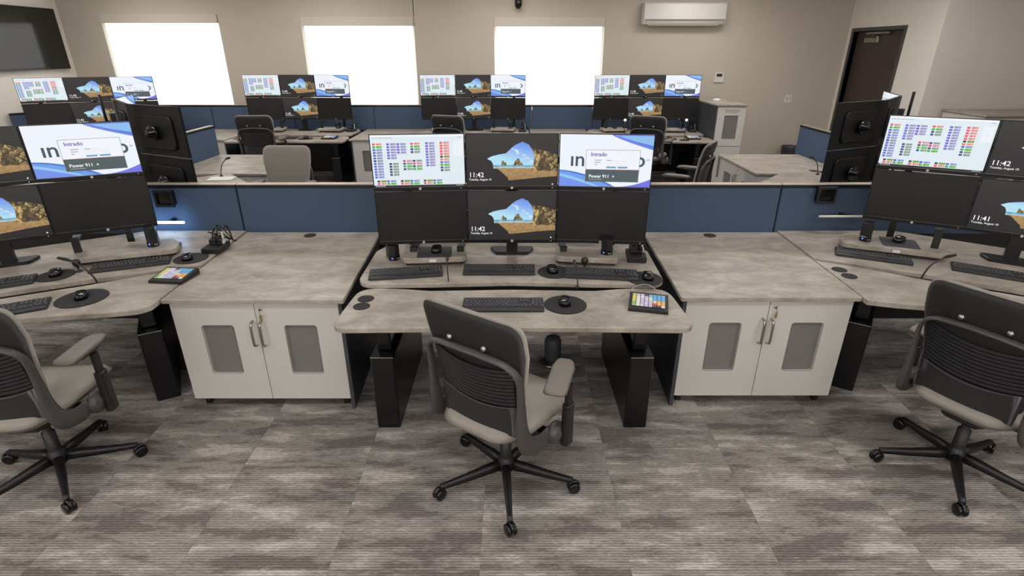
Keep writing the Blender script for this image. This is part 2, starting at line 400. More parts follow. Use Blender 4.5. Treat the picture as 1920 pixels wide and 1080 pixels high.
part('bin_body', M().lathe([(.0, 0), (.12, 0), (.145, .40), (.155, .42), (.15, .425), (.14, .405), (.115, .02), (0, .02)], 20).mesh('bn', [CHAR]), wbk)

# ------------------------------------------------------------ screen pictures (flat print on real screens, each in metres, origin at centre)
SW, SH = .527, .2965
def quad(m, u0, v0, u1, v1, c, z=0, cc=None):
    x0, x1 = (u0 - .5) * SW, (u1 - .5) * SW; y0, y1 = (.5 - v1) * SH, (.5 - v0) * SH
    m.add([(x0, -z, y0), (x1, -z, y0), (x1, -z, y1), (x0, -z, y1)], [(0, 1, 2, 3)], 0, False, None, lin(c))
def pol(m, pts, c, z):
    V = [((u - .5) * SW, -z, (.5 - v) * SH) for u, v in pts]
    ar = sum(V[i][0] * V[(i + 1) % len(V)][2] - V[(i + 1) % len(V)][0] * V[i][2] for i in range(len(V)))
    m.add(V, [list(range(len(V)))[:: (1 if ar > 0 else -1)]], 0, False, None, lin(c))
def txt(m, s, u, v, size, c, z, bold=0, sx=1):
    vv, ff = text(s, size * SH, 'LEFT', bold)
    m.add([((u - .5) * SW + p[0] * sx, -z, (.5 - v) * SH + p[1]) for p in vv], ff, 0, False, None, lin(c))
def radio():
    m = M(); quad(m, 0, 0, 1, 1, (222, 234, 240))
    z = .0003
    quad(m, 0, 0, 1, .035, (240, 245, 250), z); quad(m, 0, .965, 1, 1, (40, 40, 44), z)
    for i in range(5): quad(m, .02 + i * .022, .975, .032 + i * .022, .992, (215, 220, 225), z * 2)
    quad(m, .9, .978, .98, .988, (190, 190, 195), z * 2)
    for i in range(9): quad(m, .02 + i * .025, .05, .038 + i * .025, .062, (150, 158, 172), z)
    quad(m, .93, .05, .98, .06, (160, 165, 180), z)
    quad(m, .885, .12, .93, .42, (236, 240, 244), z); quad(m, .935, .12, .985, .42, (236, 240, 244), z)
    Rd, G, B, P, N, K, O, Pk = (235, 60, 70), (20, 160, 45), (70, 80, 190), (98, 84, 205), (40, 48, 110), (34, 34, 52), (240, 95, 60), (232, 30, 85)
    light = {Rd: (240, 170, 165), G: (120, 205, 90), B: (165, 172, 215), P: (178, 172, 214), N: (160, 180, 168), K: (150, 175, 95), O: (240, 180, 165), Pk: (235, 170, 185)}
    def col(u, v, cs, dv=.0525, lc=None):
        for i, c in enumerate(cs):
            a = v + i * dv
            quad(m, u, a, u + .028, a + .038, c, z); quad(m, u + .008, a + .012, u + .02, a + .022, tuple(min(255, k + 60) for k in c), z * 2)
            L_ = lc or light[c]; quad(m, u + .038, a - .002, u + .1, a + .04, L_, z)
            d = tuple(int(k * .5) for k in L_)
            quad(m, u + .045, a + .007, u + .078, a + .013, d, z * 2); quad(m, u + .045, a + .022, u + .07, a + .028, d, z * 2)
            quad(m, u + .085, a + .004, u + .095, a + .016, c, z * 2)
    col(.02, .155, [Rd, G, B, B, B, B, N, B, B, B, B, B, B]); col(.17, .155, [P] * 6); col(.278, .155, [P] * 4)
    col(.185, .53, [N] * 5); col(.425, .15, [Rd, G, N, N]); col(.335, .475, [Pk, N, G, N]); col(.44, .475, [N, Pk, N, G])
    col(.585, .145, [P] * 9); col(.74, .14, [Rd] * 5 + [K, O, B, G, N, N])
    for u in (.04, .295, .545): col(u, .865, [K, Rd], .05); col(u + .105, .865, [B, G], .05)
    return m.mesh('radio_board', [SCREEN])
def login():
    m = M(); quad(m, 0, 0, 1, 1, (236, 241, 250)); z = .0003
    def wave(fa, fb, u0, u1, c, k):
        n = 18
        for i in range(n):
            a, b = u0 + (u1 - u0) * i / n, u0 + (u1 - u0) * (i + 1) / n
            V = [((q - .5) * SW, -k * z, (.5 - r) * SH) for q, r in ((a, fb(a)), (b, fb(b)), (b, fa(b)), (a, fa(a)))]
            m.add(V, [(0, 1, 2, 3)], 0, False, None, lin(c))
    cl_ = lambda q: min(1, max(0, q))
    wave(lambda u: 0, lambda u: cl_(.28 * ((u - .55) / .45) ** .8 if u > .55 else 0), .551, 1, (112, 130, 226), 1)
    wave(lambda u: cl_(.02 + .0 * u), lambda u: cl_(.22 * ((u - .6) / .4) ** .9), .601, 1, (140, 186, 235), 2)
    wave(lambda u: cl_(.10 + .1 * ((u - .75) * 4)), lambda u: cl_(.12 + .14 * ((u - .75) * 4)), .75, 1, (90, 125, 220), 3)
    wave(lambda u: .68 + .32 * cl_(u / .62) ** 1.6, lambda u: 1, 0, .62, (112, 158, 232), 1)
    wave(lambda u: .75 + .25 * cl_(u / .45) ** 1.3, lambda u: 1, 0, .45, (146, 196, 240), 2)
    wave(lambda u: .80 + .2 * cl_(u / .4) ** 1.1, lambda u: 1, 0, .4, (118, 146, 232), 3)
    wave(lambda u: .68 + .3 * cl_(u / .6) ** 1.7, lambda u: .705 + .31 * cl_(u / .6) ** 1.6 if u < .57 else 1, 0, .58, (70, 120, 200), 4)
    wave(lambda u: 1 - .16 * cl_((u - .62) / .38) ** 2, lambda u: 1, .62, 1, (112, 118, 224), 1)
    S = (70, 84, 96)
    txt(m, 'ın', .11, .60, .40, S, z * 5, .012, 1.05); txt(m, 'o', .80, .60, .40, S, z * 5, .012, 1.05)
    for a, b in ((.955, .47), ): quad(m, a - .015, b - .02, a + .02, b + .015, (190, 200, 212), z * 5)
    quad(m, .285, .285, .868, .905, (120, 126, 134), z * 6)
    quad(m, .289, .292, .864, .66, (238, 242, 250), z * 7); quad(m, .289, .66, .864, .665, (225, 120, 130), z * 7); quad(m, .289, .665, .864, .9, (80, 92, 96), z * 7)
    txt(m, 'Intrado', .335, .405, .10, (92, 84, 170), z * 8, .02, 1.05)
    for i, v in enumerate((.475, .52, .565)):
        quad(m, .38, v, .38 + (.075, .065, .03)[i], v + .014, (150, 155, 165), z * 8)
        quad(m, .51, v + .02, .74, v + .024, (190, 195, 205), z * 8)
    quad(m, .51, v - .09, .565, v - .078, (150, 155, 165), z * 8)
    quad(m, .51, .605, .615, .635, (108, 150, 185), z * 8); quad(m, .635, .605, .74, .635, (108, 150, 185), z * 8)
    txt(m, 'Power 911', .325, .825, .09, (240, 243, 246), z * 8, .02, 1.0)
    n = 20; m.add([((.592 - .5) * SW + .0055 * cos(2 * pi * i / n), -z * 8, (.5 - .795) * SH + .0055 * sin(2 * pi * i / n)) for i in range(n)], [list(range(n))], 0, False, None, lin((205, 212, 216)))
    quad(m, .325, .852, .47, .862, (170, 178, 182), z * 8)
    return m.mesh('login_page', [SCREEN])

def inside(P, x, y):
    c = False; n = len(P)
    for i in range(n):
        (x1, y1), (x2, y2) = P[i], P[i - 1]
        if (y1 > y) != (y2 > y) and x < (x2 - x1) * (y - y1) / (y2 - y1) + x1: c = not c
    return c
OPEN = [(.225, .47), (.283, .418), (.35, .39), (.435, .363), (.49, .27), (.538, .203), (.614, .143), (.678, .192), (.714, .258), (.739, .357), (.745, .467), (.739, .577), (.72, .68), (.295, .66), (.289, .566), (.27, .511)]
SAND = [(.295, .648), (.35, .676), (.398, .753), (.453, .84), (.462, .896), (.623, .868), (.805, .835), (1.01, .808), (1.01, .69), (.76, .67), (.72, .648)]
ROCK = [(.685, .175), (.735, .27), (.80, .29), (.86, .31), (.94, .36), (1.01, .40), (1.01, .715), (.75, .70), (.715, .675), (.742, .56), (.745, .42), (.725, .30), (.69, .22)]
SH1 = [(.79, .56), (.815, .46), (.86, .45), (.9, .6), (.95, .69), (.78, .70), (.765, .66)]
ST1 = [(.383, .595), (.386, .53), (.397, .495), (.41, .53), (.435, .545), (.442, .595)]
ST2 = [(.515, .595), (.53, .53), (.555, .475), (.57, .46), (.585, .49), (.592, .53), (.61, .545), (.627, .595)]
def mixc(a, b, t): t = min(1, max(0, t)); return tuple(p + (q - p) * t for p, q in zip(a, b))
from mathutils import noise as NZ
def beach(u, v):
    n1 = NZ.noise(Vector((u * 26, v * 18, 3))); n2 = NZ.noise(Vector((u * 60, v * 45, 9)))
    if inside(ST2, u, v): return mixc((70, 62, 45), (170, 150, 110), .5 + n2 + (u - .57) * 6 * (.5 if v < .55 else 1))
    if inside(ST1, u, v): return mixc((80, 80, 50), (165, 145, 100), .4 + n2 - (u - .41) * 8)
    if inside(ROCK, u, v):
        if inside(SH1, u, v): return mixc((66, 54, 40), (104, 86, 62), .5 + n1)
        t = .5 + n1 * .8 + n2 * .7 - max(0, .40 - v) * 3.5 + (.35 if u < .80 and v > .38 else 0) - abs(math.sin(u * 30 + v * 22 + n1 * 3)) ** 6 * .5
        return mixc((66, 56, 40), (206, 178, 116), t)
    if inside(SAND, u, v): return mixc((146, 116, 78), (190, 156, 106), .5 + n1 * .6 - (v - .7) * 1.6)
    if inside(OPEN, u, v):
        if v > .595: return mixc((70, 150, 190), (190, 205, 205), (v - .595) / .05 + n1 * .5)
        s = mixc((104, 140, 232), (178, 222, 240), (v - .14) / .42 + (.62 - u) * .9)
        cl_ = .5 - abs((v - .30) - (u - .53) * 1.1) * 14 + n1 * 1.5
        return mixc(s, (225, 238, 248), cl_ * .8)
    return mixc((50, 46, 45), (38, 36, 37), v + n1 * .1)
def lock(time):
    m = M(); NX, NY = 300, 168; V = []; F = []; cols = []
    for j in range(NY + 1):
        for i in range(NX + 1): V.append(((i / NX - .5) * SW, 0, (.5 - j / NY) * SH))
    o = 0; m.v = V
    base = CACHE.setdefault('beachcols', [lin(beach((i + .5) / NX, (j + .5) / NY)) for j in range(NY) for i in range(NX)])
    for j in range(NY):
        for i in range(NX):
            a = j * (NX + 1) + i; m.f.append([a + NX + 1, a + NX + 2, a + 1, a]); m.mi.append(0); m.sm.append(False); m.col.append(base[j * NX + i])
    txt(m, time, .02, .83, .135, (245, 245, 245), .0004, .01); txt(m, 'Tuesday, August 10', .02, .895, .056, (240, 240, 240), .0004, .012)
    quad(m, .945, .955, .96, .98, (235, 235, 235), .0004)
    return m.mesh('lock_screen', [SCREEN])
RADIO, LOGIN, LOCK42, LOCK41 = radio(), login(), lock('11:42'), lock('11:41')
DARK = M().box(-SW / 2, -.0002, -SH / 2, SW / 2, 0, SH / 2).mesh('dark_display', [SCRB])

# ------------------------------------------------------------ monitor: front face is the plane y = 0, origin at centre of the screen, facing -y
MW, MH0, MH1 = .2685, .152, .170           # half width, up, down
mon_h = (M().box(-MW, 0, -MH1, MW, .014, MH0)
         .box(-MW, -.0025, -MH1, MW, 0, -SH / 2 - .0012)                    # chin
         .box(-MW, -.0025, SH / 2 + .001, MW, 0, MH0).box(-MW, -.0025, -SH / 2 - .0012, -SW / 2 - .001, 0, SH / 2 + .001).box(SW / 2 + .001, -.0025, -SH / 2 - .0012, MW, 0, SH / 2 + .001)
         .rbox(0, 0, .36, .22, 0, .016, .04, .006, 0, Matrix.Translation((0, .012, -.02)) @ Matrix.Rotation(-pi / 2, 4, 'X'))).mesh('housing', [HOUS])
mon_line = M().box(-MW, -.0034, -SH / 2 - .0024, MW, -.0026, -SH / 2 - .0012).mesh('chin_line', [CHROME])
tl = M(); TX = Matrix.Rotation(pi / 2, 4, 'X')
tl.prism([(.0075 * cos(2 * pi * i / 20), .0075 * sin(2 * pi * i / 20)) for i in range(20)], 0, .0012, 0, 0, Matrix.Translation((0, -.0026, -.1605)) @ TX)
hv, hf = text('hp', .0095, 'CENTER'); tl.add([(p[0] + p[1] * .25, -.00395, p[1] - .1627) for p in hv], hf, 1)
mon_logo = tl.mesh('emblem', [WHITE, CHAR])
mon_btn = M().prism([(.003 * cos(2 * pi * i / 10), .003 * sin(2 * pi * i / 10)) for i in range(10)], 0, .001, 0, 0, Matrix.Translation((MW - .03, -.0026, -.1605)) @ TX).mesh('btn', [WHITE])
mon_mount = M().lathe([(0, 0), (.05, 0), (.05, .018), (.03, .02), (.028, .05), (0, .05)], 18, 0, Matrix.Translation((0, .041, -.02)) @ Matrix.Rotation(-pi / 2, 4, 'X')).mesh('mount', [GLOSSB])
def monitor(x, y, z, rz, disp, label, group, scale=1, detail=True, lean=0):
    t = thing('computer_monitor', label, 'monitor', (x, y, z), 0, group, rot=(lean, 0, rz)); t.scale = (scale,) * 3
    part('housing', mon_h, t)
    d = part('display', disp, t, (0, -.0004, 0))
    if detail:
        part('chin_line', mon_line, t); part('emblem', mon_logo, t, label='round silver emblem with lettering'); part('power_button', mon_btn, t)
    part('mount_hub', mon_mount, t)
    return t

# ------------------------------------------------------------ small desk things
def keyboard_mesh():
    m = M(); m.prism(rrect(0, 0, .416, .152, .008, 3), 0, .014, .003, 0)
    k = M(); rows = [(.052, [.018] * 20, 0)] 
    y = .056; L_ = []
    def row(y, h, ws, gap=.0028):
        x = -.2
        for wd in ws:
            if wd > 0:
                k.prism([(x, y), (x + wd - gap, y), (x + wd - gap, y + h), (x, y + h)], .0142, .0178, .0008, 0)
                if wd < .03: L_.append((x + wd * .3, y + h * .45))
            x += abs(wd)
    U = .0186; Ub = .0186
    row(.056, .010, [U, -.008] + [.0172] * 12 + [-.006] + [U] * 3 + [-.006] + [U] * 3)
    row(.037, .0155, [U] * 13 + [.036, -.006] + [U] * 3 + [-.006] + [U] * 3)
    row(.0185, .0155, [.027] + [U] * 12 + [.0276, -.006] + [U] * 3 + [-.006] + [U] * 3)
    row(0, .0155, [.032] + [U] * 11 + [.0412, -.0678] + [U] * 3)
    row(-.0185, .0155, [.042] + [U] * 10 + [.0498, -.0246] + [U] + [-.0246] + [U] * 3)
    row(-.037, .0155, [.024] * 3 + [.12] + [.024] * 4 + [-.006 + .0018] + [U] * 3 + [-.006, .0372, U])
    for (a, b) in L_: k.box(a, b, .0178, a + .0045, b + .004, .01795, 1)
    return m.mesh('keyboard_case', [KEYB]), k.mesh('keys', [KEYC, LEGND])
KB, KBK = keyboard_mesh()
def keyboard(x, y, z, rz, label, group):
    t = thing('keyboard', label, 'keyboard', (x, y, z), rz, group)
    part('case', KB, t); part('keys', KBK, t, stuff=True)
mo = M().shell(rrect(0, 0, .062, .108, .03, 6), (0, 0), lambda x, y, h: (x, y, max(0, (h + .017) * (1.0 if h > 0 else 0) * (1 - (y / .075) ** 2 * .55 - (x / .05) ** 2 * .25))), .036, 0, None, 8, 6)
MOUSE = mo.mesh('mouse_body', [GLOSSB]); WHEEL = M().lathe([(0, -.004), (.009, -.004), (.009, .004), (0, .004)], 14, 0, Matrix.Translation((0, .028, .022)) @ Matrix.Rotation(pi / 2, 4, 'Y')).mesh('wheel', [CHAR])
def mouse(x, y, z, rz, label, group):
    t = thing('computer_mouse', label, 'mouse', (x, y, z), rz, group); part('body', MOUSE, t); part('scroll_wheel', WHEEL, t)
PAD = M().disk(.11, .11, 0, .005, 40, 0).mesh('round_pad', [PADM])
MAT = M().prism(rrect(0, 0, .205, .19, .015), 0, .004, .001, 0).mesh('mat', [PADG])
def pad(x, y, z, label, group, r=1): 
    o = thing('round_mouse_pad', label, 'mouse pad', (x, y, z), 0, group, PAD); o.scale = (r, r, 1)
# programmable keypad
kp = M().prism([(-.095, 0), (.095, 0), (.095, .012), (-.095, .012)], 0, 0, 0) if False else M()
kp.add([(-.098, -.085, 0), (.098, -.085, 0), (.098, .085, 0), (-.098, .085, 0), (-.098, -.085, .016), (.098, -.085, .016), (.098, .085, .034), (-.098, .085, .034)],
       [(0, 3, 2, 1), (4, 5, 6, 7), (0, 1, 5, 4), (1, 2, 6, 5), (2, 3, 7, 6), (3, 0, 4, 7)])
KP = kp.mesh('keypad_case', [BLACK])
kcols = [(214, 206, 110), (218, 218, 212), (205, 200, 222), (196, 206, 214), (222, 204, 204), (120, 182, 224), (118, 178, 222), (124, 184, 226)]
kmats = [mat('keycap tint %d' % i, c, .6) for i, c in enumerate([(214, 206, 110), (224, 222, 214), (198, 190, 222), (205, 212, 216), (230, 90, 90), (116, 178, 224), (236, 182, 104), (150, 190, 120), (96, 92, 92)])]
grid = ["011834555", "01223855 ", "71233155 ", "01322866 ", "73221466 ", "01232861 "]
kk = M(); g2 = ["02285555"[:8], "01123555", "01231555", "01223166", "71232466", "71322881"]
for r_, row in enumerate(g2):
    for c_, ch in enumerate(row):
        xx = -.082 + c_ * .0208; yy = .048 - r_ * .0208; zz = .016 + (yy + .085 + .009) / .17 * .018
        kk.prism([(xx, yy), (xx + .018, yy), (xx + .018, yy + .018), (xx, yy + .018)], zz, zz + .005, .001, int(ch))
KPK = kk.mesh('keypad_keys', kmats)
def keypad(x, y, z, rz, label, group, cord=True):
    t = thing('programmable_keypad', label, 'keypad', (x, y, z), rz, group)
    part('case', KP, t); part('keys', KPK, t, stuff=True)
    if cord: part('cord', M().tube(smoothpath([(.03, .08, .025), (.035, .10, .045), (.0, .13, .06), (-.06, .14, .05), (-.12, .10, .015), (-.15, .075, -.004)]), .0028, 6).mesh('cord', [CABLE]), t, label='pale grey cord')
MIC = M().tube(smoothpath([(0, 0, 0), (0, .005, .04), (-.004, .02, .085), (-.006, .05, .12)]), .0032, 7).mesh('gooseneck', [BLACK])
MICH = M().tube([(-.006, .05, .12), (-.007, .06, .125), (-.008, .085, .13)], [.004, .009, .007], 9).mesh('mic_head', [BLACK])
MICB = M().lathe([(0, 0), (.012, 0), (.012, .006), (.005, .012), (0, .012)], 12).mesh('mic_base', [BLACK])
def mic(x, y, z, rz, label, s=1):
    t = thing('gooseneck_microphone', label, 'microphone', (x, y, z), rz, 'gooseneck microphones'); t.scale = s if isinstance(s, tuple) else (s, s, s)
    part('gooseneck', MIC, t); part('microphone_head', MICH, t); part('base', MICB, t)
BALLC = M().lathe([(0, 0), (.02, 0), (.02, .004), (.006, .01), (.006, .03), (.018, .04), (.022, .055), (.018, .07), (0, .078)], 16).mesh('ball_cam', [BLACK])
JB = M().prism([(-.036, -.032), (0, -.055), (.036, -.032), (.036, .035), (-.036, .035)], .026, .094, .002, 0).mesh('jack_box', [BLACK])
JBF = M().prism([(-.038, -.034), (0, -.058), (.038, -.034), (.038, .035), (-.038, .035)], 0, .026, .002, 0).box(-.03, -.0365, .008, -.026, -.034, .02, 0).mesh('jack_foot', [GLOSSB])
JBL = M().lathe([(0, 0), (.0045, 0), (.0045, .002), (0, .002)], 10, 0, Matrix.Translation((-.02, -.046, .015)) @ Matrix.Rotation(pi / 2, 4, 'X')).mesh('led', [LEDB])
JBJ = M().tube([(.015, -.046, .012), (.015, -.056, .012)], .004, 8).tube([(.027, -.040, .012), (.027, -.05, .012)], .004, 8).mesh('jacks', [CHROME])
def jackbox(x, y, z, rz, label, sc=(.9, .9, 1)):
    t = thing('headset_jack_box', label, 'jack box', (x, y, z), rz, 'headset jack boxes'); t.scale = sc; part('box', JB, t); part('foot', JBF, t); part('led', JBL, t, label='blue indicator light'); part('jacks', JBJ, t)
def dock_meshes():
    b = M().prism(rrect(0, 0, .115, .17, .01), 0, .035, .004); b.prism(rrect(0, .03, .08, .07, .01), .0352, .07, .004)
    c = M(); rnd = random.Random(3)
    for i in range(7):
        a = (rnd.uniform(-.04, .04), rnd.uniform(-.02, .05), .05); q = (rnd.uniform(-.05, .08), rnd.uniform(.0, .12), rnd.uniform(.1, .17)); e = (rnd.uniform(-.03, .1), rnd.uniform(.06, .13), .03)
        c.tube(smoothpath([a, ((a[0] * .5 + q[0] * .5), a[1], q[2] * .8), q, e], 5), .0035, 6)
    p = M()
    for i in range(5): xx, yy = rnd.uniform(-.04, .04), rnd.uniform(-.04, .04); p.box(xx, yy, .036, xx + .009, yy + .012, .062 + .05 * (i == 1))
    return b.mesh('dock_body', [BLACK]), c.mesh('dock_cables', [GLOSSB]), p.mesh('plugs', [WHITE])
DK = dock_meshes()
def dock(x, y, z, rz, label):
    t = thing('headset_dock', label, 'dock', (x, y, z), rz, 'cable docks'); part('body', DK[0], t); part('cables', DK[1], t, stuff=True); part('plugs', DK[2], t, stuff=True)

# ------------------------------------------------------------ console desk, local frame: user faces +y, monitors' face at y = 0
FZ, RZ = .712, .735
def surf_poly(kind):
    if kind == 'straight':
        return rpoly([(-.865, -.915, .08), (-.4, -.905), (0, -.90), (.4, -.905), (.875, -.915, .08), (.855, -.43, .15), (.60, -.445), (.45, -.472), (0, -.455), (-.45, -.472), (-.60, -.445), (-.84, -.43, .15)])
    sg = 1 if kind == 'curvedL' else -1     # the wide side runs up to the cabinet
    P = rpoly([(-.84, -1.0, .12), (-.62, -1.045, .05), (-.4, -.955), (-.2, -.88), (0, -.845), (.2, -.86), (.4, -.93), (.55, -.99), (.70, -1.035, .08), (.83, -.96, .06), (1.15, -.74),
               (1.2, -.545), (.9, -.515), (.74, -.505), (.45, -.52), (0, -.51), (-.45, -.515), (-.86, -.5, .12)])
    return [(sg * x, y) for x, y in P]
def desk_meshes(kind):
    d = {}
    d['f'] = M().prism(surf_poly(kind), FZ - .028, FZ, .004).mesh('input_surface', [LAM])
    d['r'] = M().prism(rear_poly(), -.028, 0, .004).mesh('monitor_surface', [LAM])
    return d
def rear_poly(kind='straight'):
    if kind != 'straight':
        sg = 1 if kind == 'curvedL' else -1
        return [(sg * x, y) for x, y in [(-1.0, -.47), (-.45, -.445), (0, -.43), (.25, -.435), (.45, -.445), (.77, -.485), (1.3, -.54), (1.5, .5), (-1.0, .35)]]
    return (rpoly([(-.86, -.44, .11), (-.45, -.425), (0, -.40), (.45, -.425), (.85, -.44, .11), (.87, .1), (.80, .27, .05), (-.80, .27, .05), (-.87, .1)]))
DM = {'straight': desk_meshes('straight')}
LEGL = M().prism(rrect(0, .40, .125, .84, .012), 0, .45, .003).mesh('leg', [BLK])
LEGT = M().box(-.06, -.0225, .446, .06, -.0202, .4505).mesh('leg_cap', [CAP])
LEGU = M().prism(rrect(0, .30, .075, .5, .01), .456, .682, .002).box(-.05, .02, .62, .05, .6, .683).mesh('leg_column', [GLOSSB])
BEAM = M().box(-.60, .06, .50, .60, .12, .62).mesh('crossbeam', [BLK])
MODP = M().box(-.60, .15, .34, .60, .18, .68).mesh('modesty_panel', [BLK])
GROM = M().disk(.043, .043, 0, .003, 24, 0, None, .0008).mesh('grommet', [PADM])
def clip(P, o, nrm):
    out = []; n = len(P); d = [(p[0] - o[0]) * nrm[0] + (p[1] - o[1]) * nrm[1] for p in P]
    for i in range(n):
        j = (i + 1) % n
        if d[i] >= 0: out.append(P[i])
        if d[i] * d[j] < 0: t = d[i] / (d[i] - d[j]); out.append((P[i][0] + (P[j][0] - P[i][0]) * t, P[i][1] + (P[j][1] - P[i][1]) * t))
    return out
def desk(O, yaw, kind, dz, label, s='', cut=None):
    T = Matrix.Translation(O) @ Matrix.Rotation(yaw, 4, 'Z')
    t = thing('console_desk', label, 'desk', O, yaw, 'height adjustable console desks')
    if not cut: fme, rme = DM[kind]['f'], DM[kind]['r']
    else:
        q = T.inverted(); o_ = q @ Vector((*cut[0], 0)); n_ = q.to_3x3() @ Vector((*cut[1], 0))
        fme = M().prism(clip(surf_poly(kind), o_, n_), FZ - .028, FZ, .002).mesh('input_surface', [LAM])
        rp = clip(rear_poly(kind), o_, n_)
        if kind != 'straight': rp = clip(rp, q @ Vector((0, 3.785, 0)), q.to_3x3() @ Vector((0, -1, 0)))
        rme = M().prism(rp, -.028, 0, .002).mesh('monitor_surface', [LAM])
    part('input_surface', fme, t); part('monitor_surface', rme, t, (0, 0, RZ + dz))
    for sx in (-.68, .68):
        lg = part('leg', LEGL, t, (sx, -.72, 0)); part('leg_cap', LEGT, lg, label='thin pale metal edge'); part('leg_column', LEGU, lg)
    part('crossbeam', BEAM, t)
    for gx, gy in ([(-.772, -.58), (-.772, -.672)] if kind == 'straight' else [(-.85, -.62), (-.792, -.703)] if kind == 'curvedR' else []): part('grommet', GROM, t, (gx, gy, FZ))
    part('modesty_panel', MODP, t)
    return T
def wpt(T, x, y, z): return tuple(T @ Vector((x, y, z)))

# riser shelf (local: centred, laminate)
RIS = M().prism(rpoly([(-.19, -.11, .05), (.19, -.11, .05), (.19, .15), (-.19, .15)]), .022, .055, .004).mesh('shelf_board', [LAM])
RISF = M().box(-.01, -.07, 0, .01, .13, .0218).mesh('shelf_foot', [BLACK])
def riser(x, y, z, rz, label):
    t = thing('riser_shelf', label, 'shelf', (x, y, z), rz, 'riser shelves on console desks'); part('shelf_board', RIS, t); part('shelf_foot', RISF, t, (-.16, 0, 0)); part('shelf_foot', RISF, t, (.16, 0, 0))

# monitor support: beam, posts, base
def stand_mesh(z0, zc, posts, half=.78):
    m = M(); m.prism(rpoly([(-.15, .15, .03), (-.10, .03, .03), (.10, .03, .03), (.15, .15, .03)]), z0, z0 + .02, .003)
    m.box(-.035, .06, z0 + .0, .035, .0995, zc + .28)
    for pz in (zc - .175, zc + .155): m.box(-half, .10, pz - .02, half, .135, pz + .02)
    q = M()
    for px_ in posts: q.box(px_ - .02, .08, z0, px_ + .02, .105, zc + .38 if abs(px_) > .5 else zc - .1)
    return m, q

def station(name, O, yaw, kind, dz, mdz, wing, disp, labels, scale=1, cols=(-1, 0, 1), zc=1.157, lean=0, items='full', side=None, dlabel=None, cut=None):
    """zc: height of the seam between the two monitor rows"""
    T = desk(O, yaw, kind, dz, dlabel or 'height adjustable console desk with grey stone laminate tops, %s' % name, '', cut)
    zr = RZ + dz
    up = MH1 * scale + .004; dn = MH0 * scale + .004; z_c = zc + mdz; hw = MW * scale
    wa = R_(wing)
    grp = 'monitors on the %s' % name
    for c in cols:
        if c == 0: p = (0, 0); a = 0
        else: p = (c * (hw + .004 + hw * cos(wa)), -hw * sin(wa)); a = -c * wa
        for row, zz in ((1, z_c + up), (0, z_c - dn)):
            X = wpt(T, p[0], p[1], zz)
            ds = disp[(row, c)]
            pos = ('upper' if row else 'lower') + (' left', ' middle', ' right')[c + 1]
            what = {id(RADIO): 'showing coloured radio buttons', id(LOGIN): 'showing pale blue login', id(LOCK42): 'showing a cave beach', id(LOCK41): 'showing a cave beach, clock behind', id(DARK): 'with dark screen'}[id(ds)]
            if items == 'back': what = 'seen from behind'
            monitor(*X, yaw + a, ds, '%s black monitor %s, %s' % (pos, what, name), grp, scale)
    hh = .80 * scale
    posts = [-.63, .63] if wing < 10 else [-.35, .35]
    ms, q = stand_mesh(zr, z_c, posts, .5 if wing < 10 else .25)
    st = thing('monitor_stand', 'black monitor stand with posts behind the screens, %s' % name, 'monitor stand', O, yaw, 'monitor stands')
    part('beam', ms.mesh('stand_beam', [BLK]), st)
    for px_ in posts: part('post', M().box(px_ - .02, .08, zr, px_ + .02, .0995, z_c + (.40 if wing > 10 else .30 if abs(px_) > .5 else -.1)).mesh('post', [BLK]), st)
    if wing < 10 and items != 'back':
        for px_ in ([-.60, -.315, .315] if name.startswith(('middle', 'second', 'third', 'fourth', 'far left')) else [.365] if name.startswith('left') else [-.39]):
            part('support_bar', M().box(px_ - .02, -.065, zr + .0555, px_ + .02, -.045, z_c - .335).box(px_ - .02, -.045, z_c - .36, px_ + .02, .08, z_c - .345).mesh('support_bar', [BLACK]), st)
    return T, zr

STD = {(1, -1): RADIO, (1, 0): LOCK42, (1, 1): LOGIN, (0, -1): DARK, (0, 0): LOCK42, (0, 1): DARK}
R41 = dict(STD); R41[(0, 0)] = LOCK41
OC, OL, ORt = (0, 3.2, 0), (-3.014, 3.035, 0), (3.011, 3.075, 0)
stations = {}
stations['C'] = station('middle front console', OC, 0, 'straight', 0, 0, 5, STD, None)
stations['L'] = station('left front console', OL, R_(30), 'curvedL', -.015, .045, 5, STD, None, cols=(0, 1), cut=((-1.862, 2.6), (-.9986, -.053)))
stations['R'] = station('right front console', ORt, R_(-34), 'curvedR', -.015, .07, 5, R41, None, cols=(-1, 0), cut=((1.872, 2.6), (.999, -.04)))

